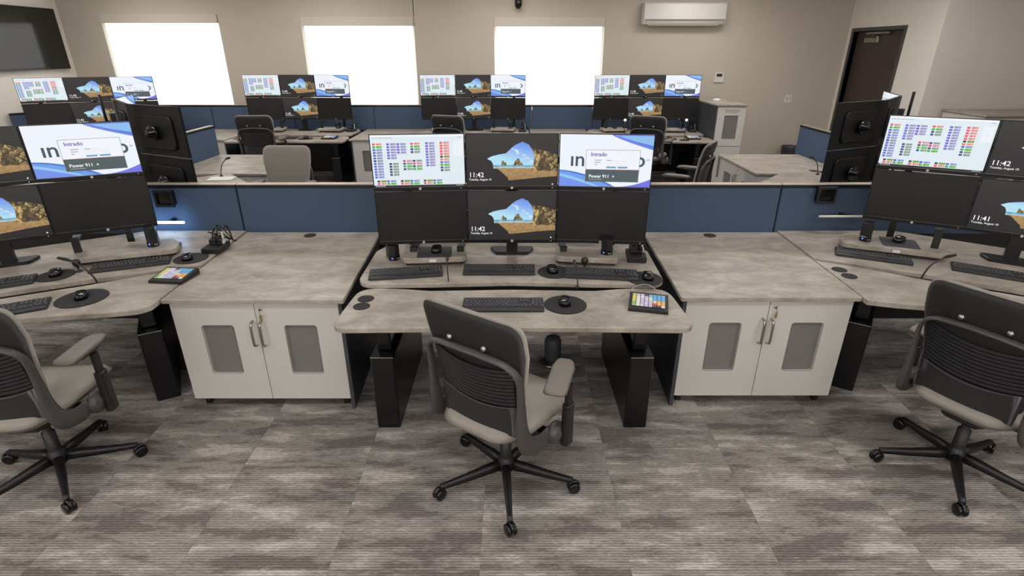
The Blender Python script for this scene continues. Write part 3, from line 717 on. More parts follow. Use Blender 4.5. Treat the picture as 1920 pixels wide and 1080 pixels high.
def put(T, yaw, x, y, z): return (*wpt(T, x, y, z),)
def items_full(key, yaw, nm, left=True, right=True, light=False):
    T, zr = stations[key]; fz = FZ
    P = lambda x, y, z: put(T, yaw, x, y, z)
    g = 'keyboards on the %s' % nm
    gm = 'mice on the %s' % nm; gp = 'round mouse pads on the %s' % nm
    # front
    fy = 0 if key == 'C' else .03
    keyboard(*P(-.045, -.665 + fy, fz), yaw, 'black keyboard on the front ledge, %s' % nm, g)
    pad(*P(.275, -.655 + fy, fz), 'round black mouse pad on the front ledge, %s' % nm, gp)
    mouse(*P(.272, -.64 + fy, fz + .005), yaw, 'black mouse on the front ledge pad, %s' % nm, gm)
    # middle rear
    keyboard(*P(-.075, -.235, zr), yaw, 'black keyboard below the middle screens, %s' % nm, g)
    pad(*P(.205, -.255, zr), 'round black mouse pad below the middle screens, %s' % nm, gp, .9) if False else None
    pad(*P(.245, -.262, zr), 'round black mouse pad below the middle screens, %s' % nm, gp, .88)
    mouse(*P(.20 + .035, -.25, zr + .005), yaw + .1, 'black mouse below the middle screens, %s' % nm, gm)
    if left:
        keyboard(*P(-.61, -.285, zr), yaw + R_(9), 'black keyboard below the left screens, %s' % nm, g)
        riser(*P(-.47, -.06, zr), yaw + R_(5), 'raised laminate shelf under the left screens, %s' % nm)
        o = thing('rectangular_mouse_mat', 'dark rectangular mouse mat on the left raised shelf, %s' % nm, 'mouse mat', P(-.47, -.07, zr + .055), yaw + R_(4), 'rectangular mouse mats', MAT)
        mouse(*P(-.46, -.055, zr + .059), yaw, 'black mouse on the left raised shelf, %s' % nm, gm)
        t_ = thing('label_sticker', 'small white sticker on edge of left raised shelf, %s' % nm, 'sticker', P(-.47, -.171, zr + .038), yaw + R_(5), 'shelf stickers', M().box(-.02, -.0012, -.009, .02, -.0002, .009).mesh('sticker', [PAPER]))
    if right:
        keyboard(*P(.51, -.30, zr), yaw - R_(7), 'black keyboard below the right screens, %s' % nm, g)
        pad(*P(.745, -.36, zr), 'round black mouse pad at the right end of the rear ledge, %s' % nm, gp, .92) 
        mouse(*P(.765, -.355, zr + .005), yaw - .1, 'black mouse at the right end of the rear ledge, %s' % nm, gm)
        riser(*P(.455, -.06, zr), yaw - R_(7), 'raised laminate shelf under the right screens, %s' % nm)
        jackbox(*P(.575, -.08, zr + .055), yaw - .2, 'black box with blue light on the right raised shelf, %s' % nm)
        dock(*P(.765, -.03, zr), yaw - .1, 'black dock with tangled cables right of the screens, %s' % nm)
        keypad(*P(.70, -.665, fz), yaw - R_(14), 'programmable keypad with rows of coloured keys, %s' % nm, 'keypads')
items_full('C', 0, 'middle front console')
RISW = M().prism(rpoly([(-.29, -.13, .05), (.29, -.13, .05), (.29, .0), (.24, .13, .03), (-.29, .13)]), .022, .055, .004).mesh('shelf_board', [LAM])
def side_items(key, yaw, nm, s):
    T, zr = stations[key]; P = lambda x, y, z: put(T, yaw, x, y, z)
    sd = 'right' if s > 0 else 'left'
    g = 'keyboards on the %s' % nm; gm = 'mice on the %s' % nm; gp = 'round mouse pads on the %s' % nm
    keyboard(*P(.09 if s > 0 else -.09, -.72 if s > 0 else -.71, FZ), yaw, 'black keyboard on the front ledge, %s' % nm, g)
    keyboard(*P(-.03 if s > 0 else -.09, -.295 if s > 0 else -.21, zr), yaw, 'black keyboard below the middle screens, %s' % nm, g)
    keyboard(*P(.64 * s + (0 if s > 0 else -.06), -.30 if s > 0 else -.28, zr), yaw - s * R_(7), 'black keyboard below the %s screens, %s' % (sd, nm), g)
    t = thing('riser_shelf', 'wide raised laminate shelf under the %s screens, %s' % (sd, nm), 'shelf', P(.62 * s, -.10 if s > 0 else -.075, zr), yaw - s * R_(10), 'riser shelves on console desks')
    part('shelf_board', RISW, t, scale=(s, 1, 1)); part('shelf_foot', RISF, t, (-.26, 0, 0)); part('shelf_foot', RISF, t, (.26, 0, 0))
    jackbox(*P(.765 * s, -.13 if s > 0 else -.115, zr + .055), yaw - .1 * s, 'black box with blue light on the wide %s shelf, %s' % (sd, nm), (.85, .85, 1.32))
    if s > 0:
        pad(*P(.434, -.725, FZ), 'round black mouse pad on the front ledge, %s' % nm, gp, 1.1); mouse(*P(.432, -.715, FZ + .005), yaw, 'black mouse on the front ledge pad, %s' % nm, gm)
        pad(*P(.265, -.283, zr), 'round black mouse pad below the middle screens, %s' % nm, gp, .88); mouse(*P(.268, -.274, zr + .005), yaw, 'black mouse below the middle screens, %s' % nm, gm)
        pad(*P(.955, -.355, zr), 'round black mouse pad at the right end of the rear ledge, %s' % nm, gp, .9); mouse(*P(.935, -.36, zr + .005), yaw, 'black mouse at the right end of the rear ledge, %s' % nm, gm)
        dock(*P(1.105, -.25, zr), yaw - .5, 'black dock with tangled cables right of the screens, %s' % nm)
        keypad(*P(.862, -.645, FZ), yaw - R_(35), 'programmable keypad with rows of coloured keys, %s' % nm, 'keypads', cord=False)
    else:
        thing('rectangular_mouse_mat', 'dark rectangular mouse mat on the wide raised shelf, %s' % nm, 'mouse mat', P(-.575, -.06, zr + .055), yaw + R_(10), 'rectangular mouse mats', MAT)
        mouse(*P(-.579, -.03, zr + .059), yaw - .3, 'black mouse on the mat of the wide shelf, %s' % nm, gm)
        thing('label_sticker', 'small white sticker on edge of the wide raised shelf, %s' % nm, 'sticker', P(-.583, -.2045, zr + .038), yaw + R_(10), 'shelf stickers', M().box(-.02, -.0012, -.009, .02, -.0002, .009).mesh('sticker', [PAPER]))
side_items('L', R_(30), 'left front console', 1)
side_items('R', R_(-34), 'right front console', -1)
T, zr = stations['C']
jackbox(-.735, 3.17, zr, .5, 'black box beside the left raised shelf, middle front console')
mic(-.355, 2.80, FZ, 0, 'black gooseneck microphone left of middle, middle front console', 1.05)
mic(.362, 2.765, FZ, .1, 'black gooseneck microphone right of middle, middle front console', 1.0)
thing('ball_webcam', 'small round black webcam before the right raised shelf, middle front console', 'webcam', (.425, 2.985, zr), 0, 'ball webcams', BALLC)
T, zr = stations['L']; mic(*wpt(T, .48, -.487, .69), R_(30 + 46), 'black gooseneck microphone bending left, left front console', (1, 2.6, 1.15))
thing('ball_webcam', 'small round black webcam before the raised shelf, left front console', 'webcam', wpt(T, .375, -.265, zr), 0, 'ball webcams', BALLC)
T, zr = stations['R']; mic(*wpt(T, -.445, -.487, .69), R_(-34 - 46), 'black gooseneck microphone bending right, right front console', (1, 2.3, 1.1))

# ------------------------------------------------------------ storage cabinets
def cabinet(W, D, shear=0, H=.71, wside=0, dark=(0, 0), chamfer=False, name='k'):
    """front at y=0 going back to y=D; x from 0..W. returns meshes"""
    key = (round(W, 3), round(D, 3), round(shear, 3), H, dark, chamfer)
    def mk():
        S = Matrix(((1, shear / D, 0, 0), (0, 1, 0, 0), (0, 0, 1, 0), (0, 0, 0, 1)))
        d = {}
        top = [(-.02, -.04, .008), (W + .02, -.04, .008), (W + .02, D), (-.02, D)]
        if chamfer: top = [(-.012, -.04, .01), (W - .11, -.04, .01), (W + .012, .08, .01), (W + .012, D), (-.012, D)]
        d['top'] = M().prism(rpoly(top, 3), H - .024, H, .003, 0, S).mesh('cabinet_top', [LAM])
        x0, x1 = (.02 if dark[0] else 0), (W - .02 if dark[1] else W)
        b = M().box(x0, .018, .06, x1, D - .01, H - .025, 0, S)
        d['body'] = b.mesh('cabinet_body', [PUTTY])
        sides = []
        for i in (0, 1):
            if dark[i]:
                a = 0 if i == 0 else W - .02
                sides.append(M().box(a, -.012, .0, a + .0198, D - .005, H - .025, 0, S).mesh('side_panel', [CHAR]))
        d['sides'] = sides
        f = M()
        for fx in (x0 + .03, x1 - .06):
            for fy in (.04, D - .1): f.box(fx, fy, .0, fx + .03, fy + .03, .0598, 0, S)
        d['feet'] = f.mesh('feet', [BLACK])
        return d
    return cached(key, mk)
def door_mesh(w, h, hinge_left):
    def mk():
        m = M(); t = .026; cx0, cx1 = w * .31, w * .71
        z0, z1 = h * .27, h * .78
        m.box(0, -t, 0, cx0, 0, h).box(cx1, -t, 0, w, 0, h).box(cx0, -t, 0, cx1, 0, z0).box(cx0, -t, z1, cx1, 0, h)
        r = .018
        Tm = Matrix(((1, 0, 0, 0), (0, 0, -1, 0), (0, 1, 0, 0), (0, 0, 0, 1)))
        for (X, Z, sx, sz) in ((cx0, z0, 1, 1), (cx1, z0, -1, 1), (cx1, z1, -1, -1), (cx0, z1, 1, -1)):
            P = [(X, Z)] + [(X + sx * (r - r * sin(a)), Z + sz * (r - r * cos(a))) for a in [pi / 2 * i / 4 for i in range(5)]]
            m.prism(P, 0, t, 0, 0, Tm)
        win = M().box(cx0, -.004, z0, cx1, -.001, z1).mesh('mesh_panel', [MESHG])
        return m.mesh('door', [PUTTY]), win
    return cached(('door', round(w, 3), round(h, 3), hinge_left), mk)
HAND = M().tube(smoothpath([(0, 0, .075), (0, -.022, .07), (0, -.032, .05), (0, -.032, -.05), (0, -.022, -.07), (0, 0, -.075)], 4), [.006] * 21, 8, flat=(1.2, .8)).mesh('handle', [CHROME])
LOCKM = M().lathe([(0, 0), (.009, 0), (.009, .005), (.0, .006)], 14, 0, Matrix.Rotation(pi / 2, 4, 'X')).mesh('lock', [CHROME])
KEYM = M().box(-.001, -.022, -.008, .001, -.005, .006).tube([(.0, -.02, -.006), (.004, -.022, -.018), (0, -.02, -.03)], .0016, 5).box(-.005, -.0215, -.06, .006, -.0195, -.032).box(.001, -.0195, -.055, .01, -.018, -.028).mesh('keys', [BRASS])
HING = M().box(0, -.02, 0, .012, .02, .03).mesh('hinge', [CHROME])
def place_cabinet(loc, rz, W, D, label, shear=0, H=.71, dark=(0, 0), chamfer=False, mirror_lock=False, doors=2, group='storage cabinets', key=True):
    d = cabinet(W, D, shear, H, 0, dark, chamfer)
    t = thing('storage_cabinet', label, 'cabinet', loc, rz, group)
    part('cabinet_top', d['top'], t, label='grey stone laminate top'); part('cabinet_body', d['body'], t); part('feet', d['feet'], t)
    for s_ in d['sides']: part('side_panel', s_, t, label='charcoal side panel')
    x0 = .022 if dark[0] else .002; x1 = W - (.022 if dark[1] else .002)
    h = H - .024 - .075
    if doors == 2:
        wd = (x1 - x0 - .004) / 2
        for i, X in enumerate((x0, x0 + wd + .004)):
            dm, wm = door_mesh(wd, h, i == 0)
            dd = part('door', dm, t, (X, .0175, .068)); part('mesh_panel', wm, dd, label='grey mesh panel')
            part('handle', HAND, dd, ((wd - .022) if i == 0 else .022, -.026, h * .70))
            if i == 1:
                lk = part('lock', LOCKM, dd, (.03, -.026, h * .94))
                if key: part('keys', KEYM, t, (X + .03, -.008, .068 + h * .94), label='brass key ring')
    return t
place_cabinet((-1.837, 2.65, 0), 0, .925, 1.13, 'low putty storage cabinet with stone top, between left and middle front consoles', shear=-.06, dark=(0, 1))
place_cabinet((.925, 2.68, 0), 0, .925, 1.10, 'low putty storage cabinet with stone top, between middle and right front consoles', shear=.045, dark=(1, 0))
for x_, y_, n_ in ((-1.434, 3.70, 'left'), (1.404, 3.70, 'right')):
    thing('cable_grommet', 'black oval cable grommet at back of the %s front cabinet top' % n_, 'grommet', (x_, y_, .71), 0, 'cabinet top grommets', GROM)

# ------------------------------------------------------------ acoustic panels
def panel(x0, x1, y, label, group, H=1.056, loc=None, rz=0, base=.69):
    L_ = x1 - x0
    t = thing('partition_panel', label, 'partition', loc or (x0, y, 0), rz, group)
    part('base_cover', M().box(0, .008, 0, L_, .058, base).mesh('base_cover', [BLACK]), t)
    part('fabric_panel', M().prism(rrect(L_ / 2, (base + H - .026) / 2, L_ - .008, H - .028 - base, .004, 2), -.060, 0, .004, 0, Matrix.Rotation(pi / 2, 4, 'X')).mesh('fabric_panel', [BLUE]), t, label='navy blue fabric')
    part('frame_rail', M().box(0, -.002, H - .026, L_, .062, H - .0105).mesh('rail', [BLK]), t)
    part('top_cap', M().prism(rrect(L_ / 2, .034, L_, .056, .004, 2), H - .010, H, .002).mesh('cap', [CAP]), t, label='pale metal cap')
xs = [-4.1, -1.94, -.65, .65, 1.90, 4.05]
nm = ['left of the left front cabinet', 'behind the left front cabinet', 'behind the middle front monitors', 'behind the right front cabinet', 'right of the right front cabinet']
for i in range(5): panel(xs[i], xs[i + 1] - .004, 3.795, 'navy fabric partition panel %s' % nm[i], 'front row partition panels')
xf = [-6.2, -4.95, -3.6, -2.28, -1.02, .33, 1.33, 3.35]
for i in range(7):
    panel(xf[i], xf[i + 1] - .0005, 9.40, 'navy fabric partition panel along back row, %s' % ['under the first window', 'between first window and second console', 'behind the second console', 'under the second window', 'behind the third console', 'under the third window', 'behind the fourth console'][i], 'back row partition panels', 1.09)
panel(0, 1.5, 0, 'navy fabric partition panel angled along the left wall', 'back row partition panels', 1.09, loc=(-7.15, 8.1, 0), rz=R_(52))
# side wing panels by the mid cabinets
panel(0, 1.2, 0, 'short navy partition panel on the far side of the mid left cabinet', 'mid row partition panels', 1.06, loc=(-3.69, 5.8, 0), rz=R_(90))
panel(0, 1.2, 0, 'short navy partition panel on the far side of the mid right cabinet', 'mid row partition panels', 1.06, loc=(3.62, 7.10, 0), rz=R_(-90))
place_cabinet((-2.64, 5.82, 0), R_(90), 1.12, 1.04, 'low putty cabinet behind the left partition near the light grey chair', chamfer=False)
place_cabinet((2.64, 6.96, 0), R_(-90), 1.12, .97, 'low putty cabinet behind the right partition near the tall cabinet', key=False)

# light bars and black frames on the partition
def light_bar(x, y, z, L_, lit, label):
    t = thing('task_light_bar', label, 'task light', (x, y, z), 0, 'task light bars')
    part('bar', M().tube([(0, 0, 0), (L_, 0, 0)], .011, 10, flat=(1, .7)).mesh('bar', [LBAR if lit else WHITE]), t)
    part('arm', M().box(L_ * .6, .01, -.005, L_ * .6 + .03, .095 if False else .075, .01).mesh('arm', [BLACK]), t)
light_bar(-2.62, 3.72, .80, .30, True, 'lit white task light bar on the left partition')
light_bar(2.16, 3.72, .845, .30, False, 'unlit white task light bar on the right partition')
for x_, z_, n_ in ((-2.50, .905, 'left'), (2.13, .93, 'right')):
    t = thing('black_wall_frame', 'small black framed box hung on the %s front partition' % n_, 'box', (x_, 3.8, z_), 0, 'black framed boxes')
    part('frame', M().box(0, -.06, 0, .13, -.045, .018).box(0, -.06, .10, .13, -.045, .118).box(0, -.06, .018, .015, -.045, .10).box(.115, -.06, .018, .13, -.045, .10).mesh('frm', [BLACK]), t)
    part('box', M().box(.01, -.044, .01, .12, .005, .108).mesh('boxb', [GLOSSB]), t)

# ------------------------------------------------------------ office chair (local: column at origin, user faces +y)
def chair_meshes():
    d = {}
    # base leg with caster
    m = M()
    pr = [(.03, .022, .085, .125), (.10, .020, .078, .118), (.2, .016, .066, .098), (.30, .012, .058, .082), (.325, .012, .056, .078)]
    V = []; F = []
    for (x, hw, z0, z1) in pr: V += [(x, -hw, z0), (x, hw, z0), (x, hw * .9, (z1 + z0) / 2 + .01), (x, hw * .45, z1), (x, -hw * .45, z1), (x, -hw * .9, (z1 + z0) / 2 + .01)]
    n = 6
    for i in range(len(pr) - 1):
        for j in range(n): F.append([i * n + j, i * n + (j + 1) % n, (i + 1) * n + (j + 1) % n, (i + 1) * n + j][::-1])
    F.append(list(range(n))); F.append([(len(pr) - 1) * n + j for j in range(n)][::-1])
    m.add(V, F, 0, True); d['leg'] = m.mesh('leg', [BLACK])
    c = M(); TY = Matrix.Translation((.33, 0, .029)) @ Matrix.Rotation(R_(25), 4, 'Z') @ Matrix.Rotation(pi / 2, 4, 'X')
    for o in (-.014, .014): c.lathe([(0, -.008), (.022, -.008), (.028, -.005), (.029, 0), (.028, .005), (.022, .008), (0, .008)], 18, 0, TY @ Matrix.Translation((0, 0, o)))
    H = []
    c.tube([TY @ Vector((.024 * cos(a), .030 * sin(a) + .002, 0)) for a in [R_(x) for x in range(0, 190, 20)]], .0085, 8)
    c.tube([(.322, 0, .03), (.322, 0, .062)], .009, 8)
    d['caster'] = c.mesh('caster', [GLOSSB])
    d['column'] = M().lathe([(0, .07), (.036, .07), (.04, .09), (.04, .128), (.03, .14), (.027, .15), (.027, .25), (.018, .255), (.018, .40), (0, .40)], 20).mesh('gas_lift', [BLACK])
    d['mech'] = (M().prism(rpoly([(-.07, -.13, .02), (.07, -.13, .02), (.13, .0, .02), (.10, .14, .02), (-.10, .14, .02), (-.13, 0, .02)]), .335, .40, .012)
                 .box(-.26, -.03, .365, .26, .02, .395).tube([(-.24, .03, .375), (-.16, .03, .375)], .012, 8)).mesh('mech', [BLACK])
    # seat
    out = rpoly([(-.222, -.14, .12), (-.15, -.258, .1), (.15, -.258, .1), (.222, -.14, .12), (.245, .10, .06), (.225, .27, .09), (-.225, .27, .09), (-.245, .10, .06)], 7)
    d['seat'] = M().shell(out, (0, .03), lambda x, y, h: (x, y, .446 + h - (max(0, y - .17) ** 2) * 1.6 + (x / .25) ** 2 * .012), .085, 0, None, 8, 5).mesh('seat', [FAB])
    # back: surf(x, z, h) -> h>0 is towards the user
    def by(x, z):
        t = z - .46
        return -.180 + .008 * sin(max(0, min(1, t / .5)) * pi) - .20 * max(0, t - .1) ** 1.1 + .55 * x * x
    surf = lambda off: (lambda x, z, h: (x, by(x, z) + off + h, z))
    o1 = rpoly([(-.2, .495, .07), (.2, .495, .07), (.216, .66, .1), (.250, .86, .12), (.250, 1.018, .13), (-.250, 1.018, .13), (-.250, .86, .12), (-.216, .66, .1)], 7)
    d['back'] = M().shell(o1, (0, .74), surf(.006), .034, 0, None, 9, 9).mesh('backrest', [FAB])
    o2 = rpoly([(-.195, .50, .06), (.195, .50, .06), (.212, .66, .1), (.245, .86, .12), (.245, 1.010, .125), (-.245, 1.010, .125), (-.245, .86, .12), (-.212, .66, .1)], 7)
    d['shell'] = M().shell(o2, (0, .74), surf(-.012), .020, 0, None, 9, 12).mesh('back_shell', [SHELL])
    s = M()
    for i in range(10):
        z = .632 + i * .0185; hw = .188 + .001 * i
        P = [(x, by(x, z) - .031, z - .03 * (1 - (x / .2) ** 2)) for x in [hw * (k / 8 - 1) for k in range(17)]]
        V = []; F = []
        for p in P: V += [(p[0], p[1], p[2] - .0065), (p[0], p[1], p[2] + .0065), (p[0], p[1] + .006, p[2] + .0065), (p[0], p[1] + .006, p[2] - .0065)]
        for k in range(16):
            for j in range(4): F.append([k * 4 + j, k * 4 + (j + 1) % 4, (k + 1) * 4 + (j + 1) % 4, (k + 1) * 4 + j])
        s.add(V, F, 0, False)
    d['slats'] = s.mesh('slats', [SLAT])
    o3 = ([(-.188 + .376 * i / 10, .464 - .02 * (1 - (i / 5 - 1) ** 2)) for i in range(11)] + [(.196 - .392 * i / 12, .618 - .034 * (1 - (i / 6 - 1) ** 2)) for i in range(13)])
    d['lower'] = M().shell(o3, (0, .53), lambda x, z, h: (x, by(x, z) - .030 + h, z), .014, 0, None, 7, 12).mesh('lumbar_panel', [SLAT])
    half = [(.246, -.01, .405), (.246, -.10, .405), (.240, -.182, .445), (.230, -.208, .53), (.230, -.215, .66), (.226, -.228, .775), (.18, -.250, .832), (.08, -.262, .848), (0, -.266, .851)]
    path = half + [(-x, y, z) for x, y, z in half[-2::-1]]
    rr0 = [.030, .034, .036, .028, .018, .015, .013, .013, .013]; rr0 = rr0 + rr0[-2::-1]
    sp = smoothpath(path, 5); rs = []
    for i in range(len(path) - 1):
        for j in range(5): rs.append(rr0[i] + (rr0[i + 1] - rr0[i]) * j / 5)
    rs.append(rr0[-1])
    d['frame'] = M().tube(sp, rs, 12, flat=(.62, 1.2)).mesh('back_frame', [FRAME])
    b = M()
    for x in (0,): b.lathe([(0, 0), (.012, 0), (.013, .01), (.010, .022), (0, .024)], 12, 0, Matrix.Translation((x, -.245, .876)) @ Matrix.Rotation(pi / 2 - .3, 4, 'X'))
    d['studs'] = b.mesh('studs', [CHROME])
    pv = M()
    pv.lathe([(0, -.02), (.048, -.02), (.052, -.012), (.052, .004), (.046, .008), (.046, .016), (.040, .022), (.022, .024), (.020, .028), (0, .028)], 22, 0, Matrix.Translation((.270, .0, .405)) @ Matrix.Rotation(pi / 2, 4, 'Y'))
    d['pivR'] = pv.mesh('pivot_disc', [FRAME])
    def arm(s_):
        q = M(); q.prism(rrect(0, 0, .038, .062, .016), .345, .555, .004, 0, Matrix.Translation((s_ * .306, .03, 0)))
        q.tube([(s_ * .25, .01, .385), (s_ * .306, .03, .385)], .02, 8)
        q.prism(rrect(0, 0, .024, .04, .009), .5555, .648, .001, 0, Matrix.Translation((s_ * .306, .03, 0)))
        q.prism(rrect(0, 0, .06, .12, .01), .6485, .66, .002, 0, Matrix.Translation((s_ * .27, .03, 0)))
        return q.mesh('arm_post', [BLACK])
    d['armR'], d['armL'] = arm(1), arm(-1)
    ao = rpoly([(-.048, -.145, .03), (.048, -.145, .03), (.05, .08, .05), (.028, .155, .03), (-.034, .155, .03), (-.05, .08, .05)], 5)
    d['pad'] = M().shell(ao, (0, 0), lambda x, y, h: (x, y, h - .2 * max(0, y - .1) ** 1.2), .032, 0, None, 7, 6).mesh('arm_pad', [ARMP])
    return d
CH = chair_meshes()
def chair(x, y, yaw, base, label, lift=0, s=1, arms=(0, 0), group='office chairs'):
    t = thing('office_chair', label, 'chair', (x, y, 0), yaw, group); t.scale = (s, s, s)
    for k in range(5):
        lg = part('leg', CH['leg'], t, (0, 0, 0), (0, 0, base - yaw + k * 2 * pi / 5)); part('caster', CH['caster'], lg)
    part('gas_lift', CH['column'], t, scale=(1, 1, 1 + lift / .4))
    L_ = (0, 0, lift)
    part('seat_mechanism', CH['mech'], t, L_); part('seat', CH['seat'], t, L_, label='light grey upholstered seat')
    bk = part('backrest', CH['back'], t, L_, label='light grey upholstered front'); part('back_shell', CH['shell'], bk); part('slats', CH['slats'], bk, stuff=True); part('lumbar_panel', CH['lower'], bk)
    part('back_frame', CH['frame'], t, L_); part('stud', CH['studs'], t, (-.085, 0, lift), label='chrome stud'); part('stud', CH['studs'], t, (.085, 0, lift), label='chrome stud')
    part('pivot_disc', CH['pivR'], t, L_); part('pivot_disc', CH['pivR'], t, (0, -.04, .84 + lift), (pi, 0, 0)) if False else None
    pl = part('pivot_disc', CH['pivR'], t, L_); pl.scale = (-1, 1, 1)
    for sd, mm in ((1, 'armR'), (-1, 'armL')):
        a = part('armrest', CH[mm], t, L_); part('arm_pad', CH['pad'], a, (sd * .268, .02, .676), (0, 0, arms[0 if sd < 0 else 1]), label='taupe arm pad')
    return t
chair(-.03, 2.065, R_(-35), R_(-86), 'black backed office chair turned right at the middle front console', arms=(R_(12), R_(20)))
chair(-2.215, 2.11, R_(5), R_(23), 'black backed office chair at the left front console, cut by the frame')
chair(2.175, 2.13, R_(-60), R_(24), 'black backed office chair at the right front console, facing right')
chair(-2.33, 5.50, R_(178), R_(20), 'office chair showing its light grey front behind the left partition')
chair(1.93, 6.08, R_(58), R_(10), 'office chair seen edge on behind the right partition near the cabinet')

# ------------------------------------------------------------ mid row stations (backs seen)
stations['ML'] = station('mid left console seen from behind', (-3.115, 4.575, 0), R_(132), 'straight', .0, .04, 22, STD, None, scale=1.12, zc=1.14, items='back', cut=((0, 3.88), (0, 1)))
stations['MR'] = station('mid right console seen from behind', (3.26, 4.92, 0), R_(-132), 'straight', .0, .04, 22, STD, None, scale=1.12, zc=1.14, items='back', cut=((0, 5.80), (0, -1)))
def cables(loc, seed, label):
    rnd = random.Random(seed); m = M()
    for i in range(8):
        x0 = rnd.uniform(-.3, .3); m.tube(smoothpath([(x0, 0, .45 + rnd.uniform(-.1, .1)), (x0 + rnd.uniform(-.08, .08), -.05, .3), (x0 + rnd.uniform(-.1, .1), -.03, .12), (x0 + rnd.uniform(-.1, .1), .03, 0)], 5), .004, 6)
    return m.mesh('cables', [BLK])
for k, yaw, o in (('ML', R_(132), (-3.115, 4.575, .74)), ('MR', R_(-132), (3.26, 4.92, .74))):
    T = Matrix.Translation(o) @ Matrix.Rotation(yaw, 4, 'Z')
    thing('cable_bundle', 'black cables hanging behind the monitors, mid %s console' % ('left' if k == 'ML' else 'right'), 'cables', wpt(T, .0, .22, 0), yaw + pi, 'cable bundles', cables(0, 5 if k == 'ML' else 8, ''))['kind'] = 'stuff'
T, zr = stations['ML']
thing('paper_pad', 'white paper pad on the mid left console desk', 'paper', (-2.95, 5.52, FZ), .1, None, M().box(-.12, -.08, 0, .12, .08, .012).mesh('paper_pad', [PAPER]))
mic(-3.02, 5.66, FZ, R_(-60), 'black gooseneck microphone on the mid left console desk', 1.4)
T, zr = stations['MR']
mic(3.22, 5.75, FZ, R_(60), 'black gooseneck microphone on the mid right console desk', 1.4)

# ------------------------------------------------------------ back row
back = [('F1', (-5.95, 8.15, 0), 22, 'far left console by the television'), ('F2', (-3.30, 8.93, 0), 0, 'second back row console'), ('F3', (-.60, 8.93, 0), 0, 'third back row console'), ('F4', (2.07, 8.90, 0), 0, 'fourth back row console')]
for k, O, yw, nm_ in back:
    stations[k] = station(nm_, O, R_(yw), 'straight', 0, .085, 5, STD, None)
    T, zr = stations[k]; yw = R_(yw)
    P = lambda x, y, z: wpt(T, x, y, z)
    if k == 'F1': continue
    keyboard(*P(-.1, -.62, FZ), yw, 'black keyboard on the front ledge, %s' % nm_, 'back row keyboards')
    pad(*P(.25, -.66, FZ), 'round black mouse pad, %s' % nm_, 'back row mouse pads'); mouse(*P(.25, -.64, FZ + .005), yw, 'black mouse on round pad, %s' % nm_, 'back row mice')
    keypad(*P(.60, -.64, FZ), yw - .1, 'programmable keypad on the front ledge, %s' % nm_, 'keypads', cord=False)
    riser(*P(-.47, -.06, zr), yw + R_(5), 'raised laminate shelf under the left screens, %s' % nm_); riser(*P(.455, -.06, zr), yw - R_(7), 'raised laminate shelf under the right screens, %s' % nm_)
    jackbox(*P(.575, -.08, zr + .055), yw - .2, 'black box with blue light on the right raised shelf, %s' % nm_)
    dock(*P(.765, -.03, zr), yw - .1, 'black dock with tangled cables right of the screens, %s' % nm_)
    mouse(*P(-.46, -.055, zr + .055), yw, 'black mouse on the left raised shelf, %s' % nm_, 'back row mice')
place_cabinet((-5.13, 8.25, 0), 0, .90, 1.13, 'low putty cabinet left of the second back row console', dark=(1, 1), group='back row cabinets')
place_cabinet((-2.38, 8.25, 0), 0, .90, 1.13, 'low putty cabinet between the second and third back row consoles', dark=(1, 1), group='back row cabinets')
place_cabinet((.31, 8.25, 0), 0, .88, 1.13, 'low putty cabinet between the third and fourth back row consoles', dark=(1, 1), group='back row cabinets')
def lamp(x, y, z, nm_):
    t = thing('slim_desk_lamp', 'slim black lamp with a bright round head, %s' % nm_, 'lamp', (x, y, z), 0, 'slim desk lamps')
    part('base', M().lathe([(0, 0), (.07, 0), (.07, .008), (0, .01)], 20).mesh('lb', [BLACK]), t); part('pole', M().tube([(0, 0, .01), (0, 0, .27)], .004, 6).mesh('lp', [BLACK]), t)
    part('lamp_head', M().lathe([(0, 0), (.014, .004), (.018, .014), (.014, .026), (0, .03)], 12, 0, Matrix.Translation((0, 0, .27))).mesh('lh', [LEDW]), t)
lamp(2.50, 8.12, FZ, 'right side of the fourth back row console'); lamp(1.62, 8.12, FZ, 'left side of the fourth back row console')
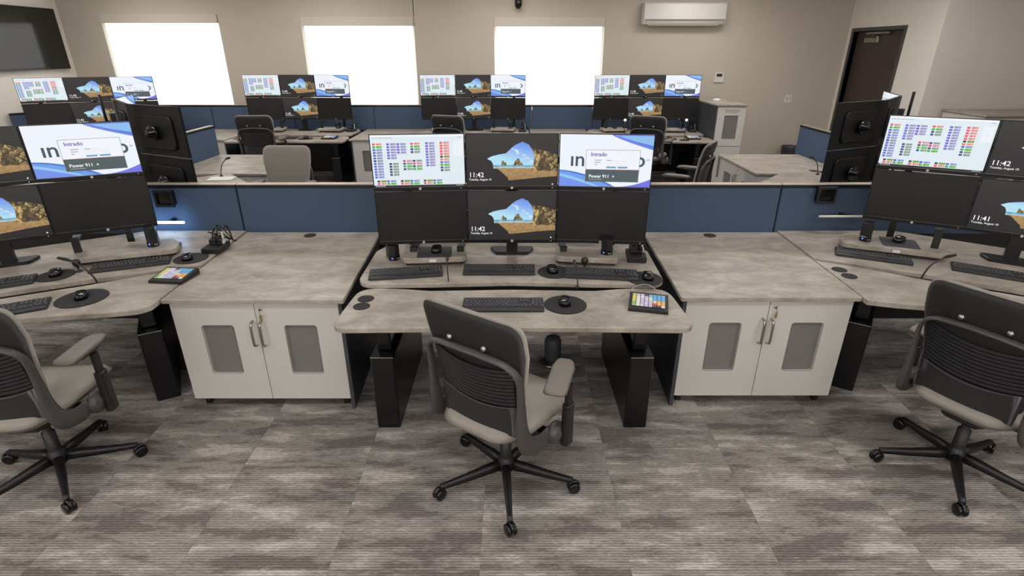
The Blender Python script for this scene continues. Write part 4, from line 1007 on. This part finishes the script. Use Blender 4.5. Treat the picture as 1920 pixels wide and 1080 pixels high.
# tall cabinet
tc = thing('tall_cabinet', 'tall putty cabinet with two mesh windows right of the back row', 'cabinet', (2.93, 8.2, 0), 0)
part('cabinet_top', M().prism(rpoly([(-.01, -.04, .02), (.44, -.04, .02), (.44, 1.12), (-.01, 1.12)]), 1.18, 1.204, .003).mesh('tt', [LAM]), tc)
part('cabinet_body', M().box(.02, .01, .05, .43, 1.1, 1.179).mesh('tb', [PUTTY]), tc); part('side_panel', M().box(0, -.01, 0, .0198, 1.1, 1.179).mesh('ts', [CHAR]), tc, label='charcoal side panel')
for z0, z1 in ((.62, 1.17), (.06, .61)):
    dd = part('door', M().box(.023, -.012, z0, .13, .0098, z1).box(.33, -.012, z0, .428, .0098, z1).box(.13, -.012, z0, .33, .0098, z0 + .1).box(.13, -.012, z1 - .12, .33, .0098, z1).mesh('td_', [PUTTY]), tc)
    part('mesh_panel', M().box(.13, .004, z0 + .1, .33, .0095, z1 - .12).mesh('tw', [MESHG]), dd, label='grey mesh window')
part('handle', M().tube(smoothpath([(.14, -.012, 1.13), (.15, -.04, 1.13), (.31, -.04, 1.13), (.32, -.012, 1.13)], 4), .006, 8).mesh('th_', [CHROME]), tc)
part('lock', M().lathe([(0, 0), (.011, 0), (.011, .006), (0, .007)], 12, 0, Matrix.Translation((.07, -.012, .66)) @ Matrix.Rotation(pi / 2, 4, 'X')).mesh('tl_', [CHROME]), tc)
pk = thing('white_puck_sensor', 'small white puck on top of the tall cabinet', 'sensor', (3.12, 8.75, 1.204)); part('body', M().lathe([(0, 0), (.06, 0), (.06, .02), (.04, .035), (0, .037)], 18).mesh('puck', [WHITE]), pk)
place_cabinet((5.7, 6.85, 0), 0, 1.2, .70, 'grey topped tall cabinet against the right wall behind the right console', H=1.2, group='tall wall cabinets')
# station at the right edge
stations['X'] = station('far right console at the frame edge', (6.05, 5.5, 0), R_(-34), 'straight', .03, .16, 5, STD, None, cols=(-1,))
chair(-3.54, 7.93, R_(6), R_(10), 'black backed office chair at the second back row console', lift=.09)
chair(-.80, 7.93, R_(-22), R_(40), 'black backed office chair at the third back row console, only its top showing', lift=.09)
chair(1.93, 7.85, R_(-25), R_(-10), 'black backed office chair at the fourth back row console', lift=.09)

fh = thing('floor_heater', 'small dark round heater with chrome ring base under the middle front desk', 'heater', (.27, 3.15, 0))
part('heater_body', M().lathe([(0, .03), (.045, .03), (.055, .05), (.055, .17), (.045, .19), (0, .195)], 20).mesh('heater_body', [CHAR]), fh)
part('base_ring', M().lathe([(0, 0), (.08, 0), (.085, .008), (.08, .016), (.04, .03), (0, .03)], 24).mesh('base_ring', [CHROME]), fh, label='chrome ring base')
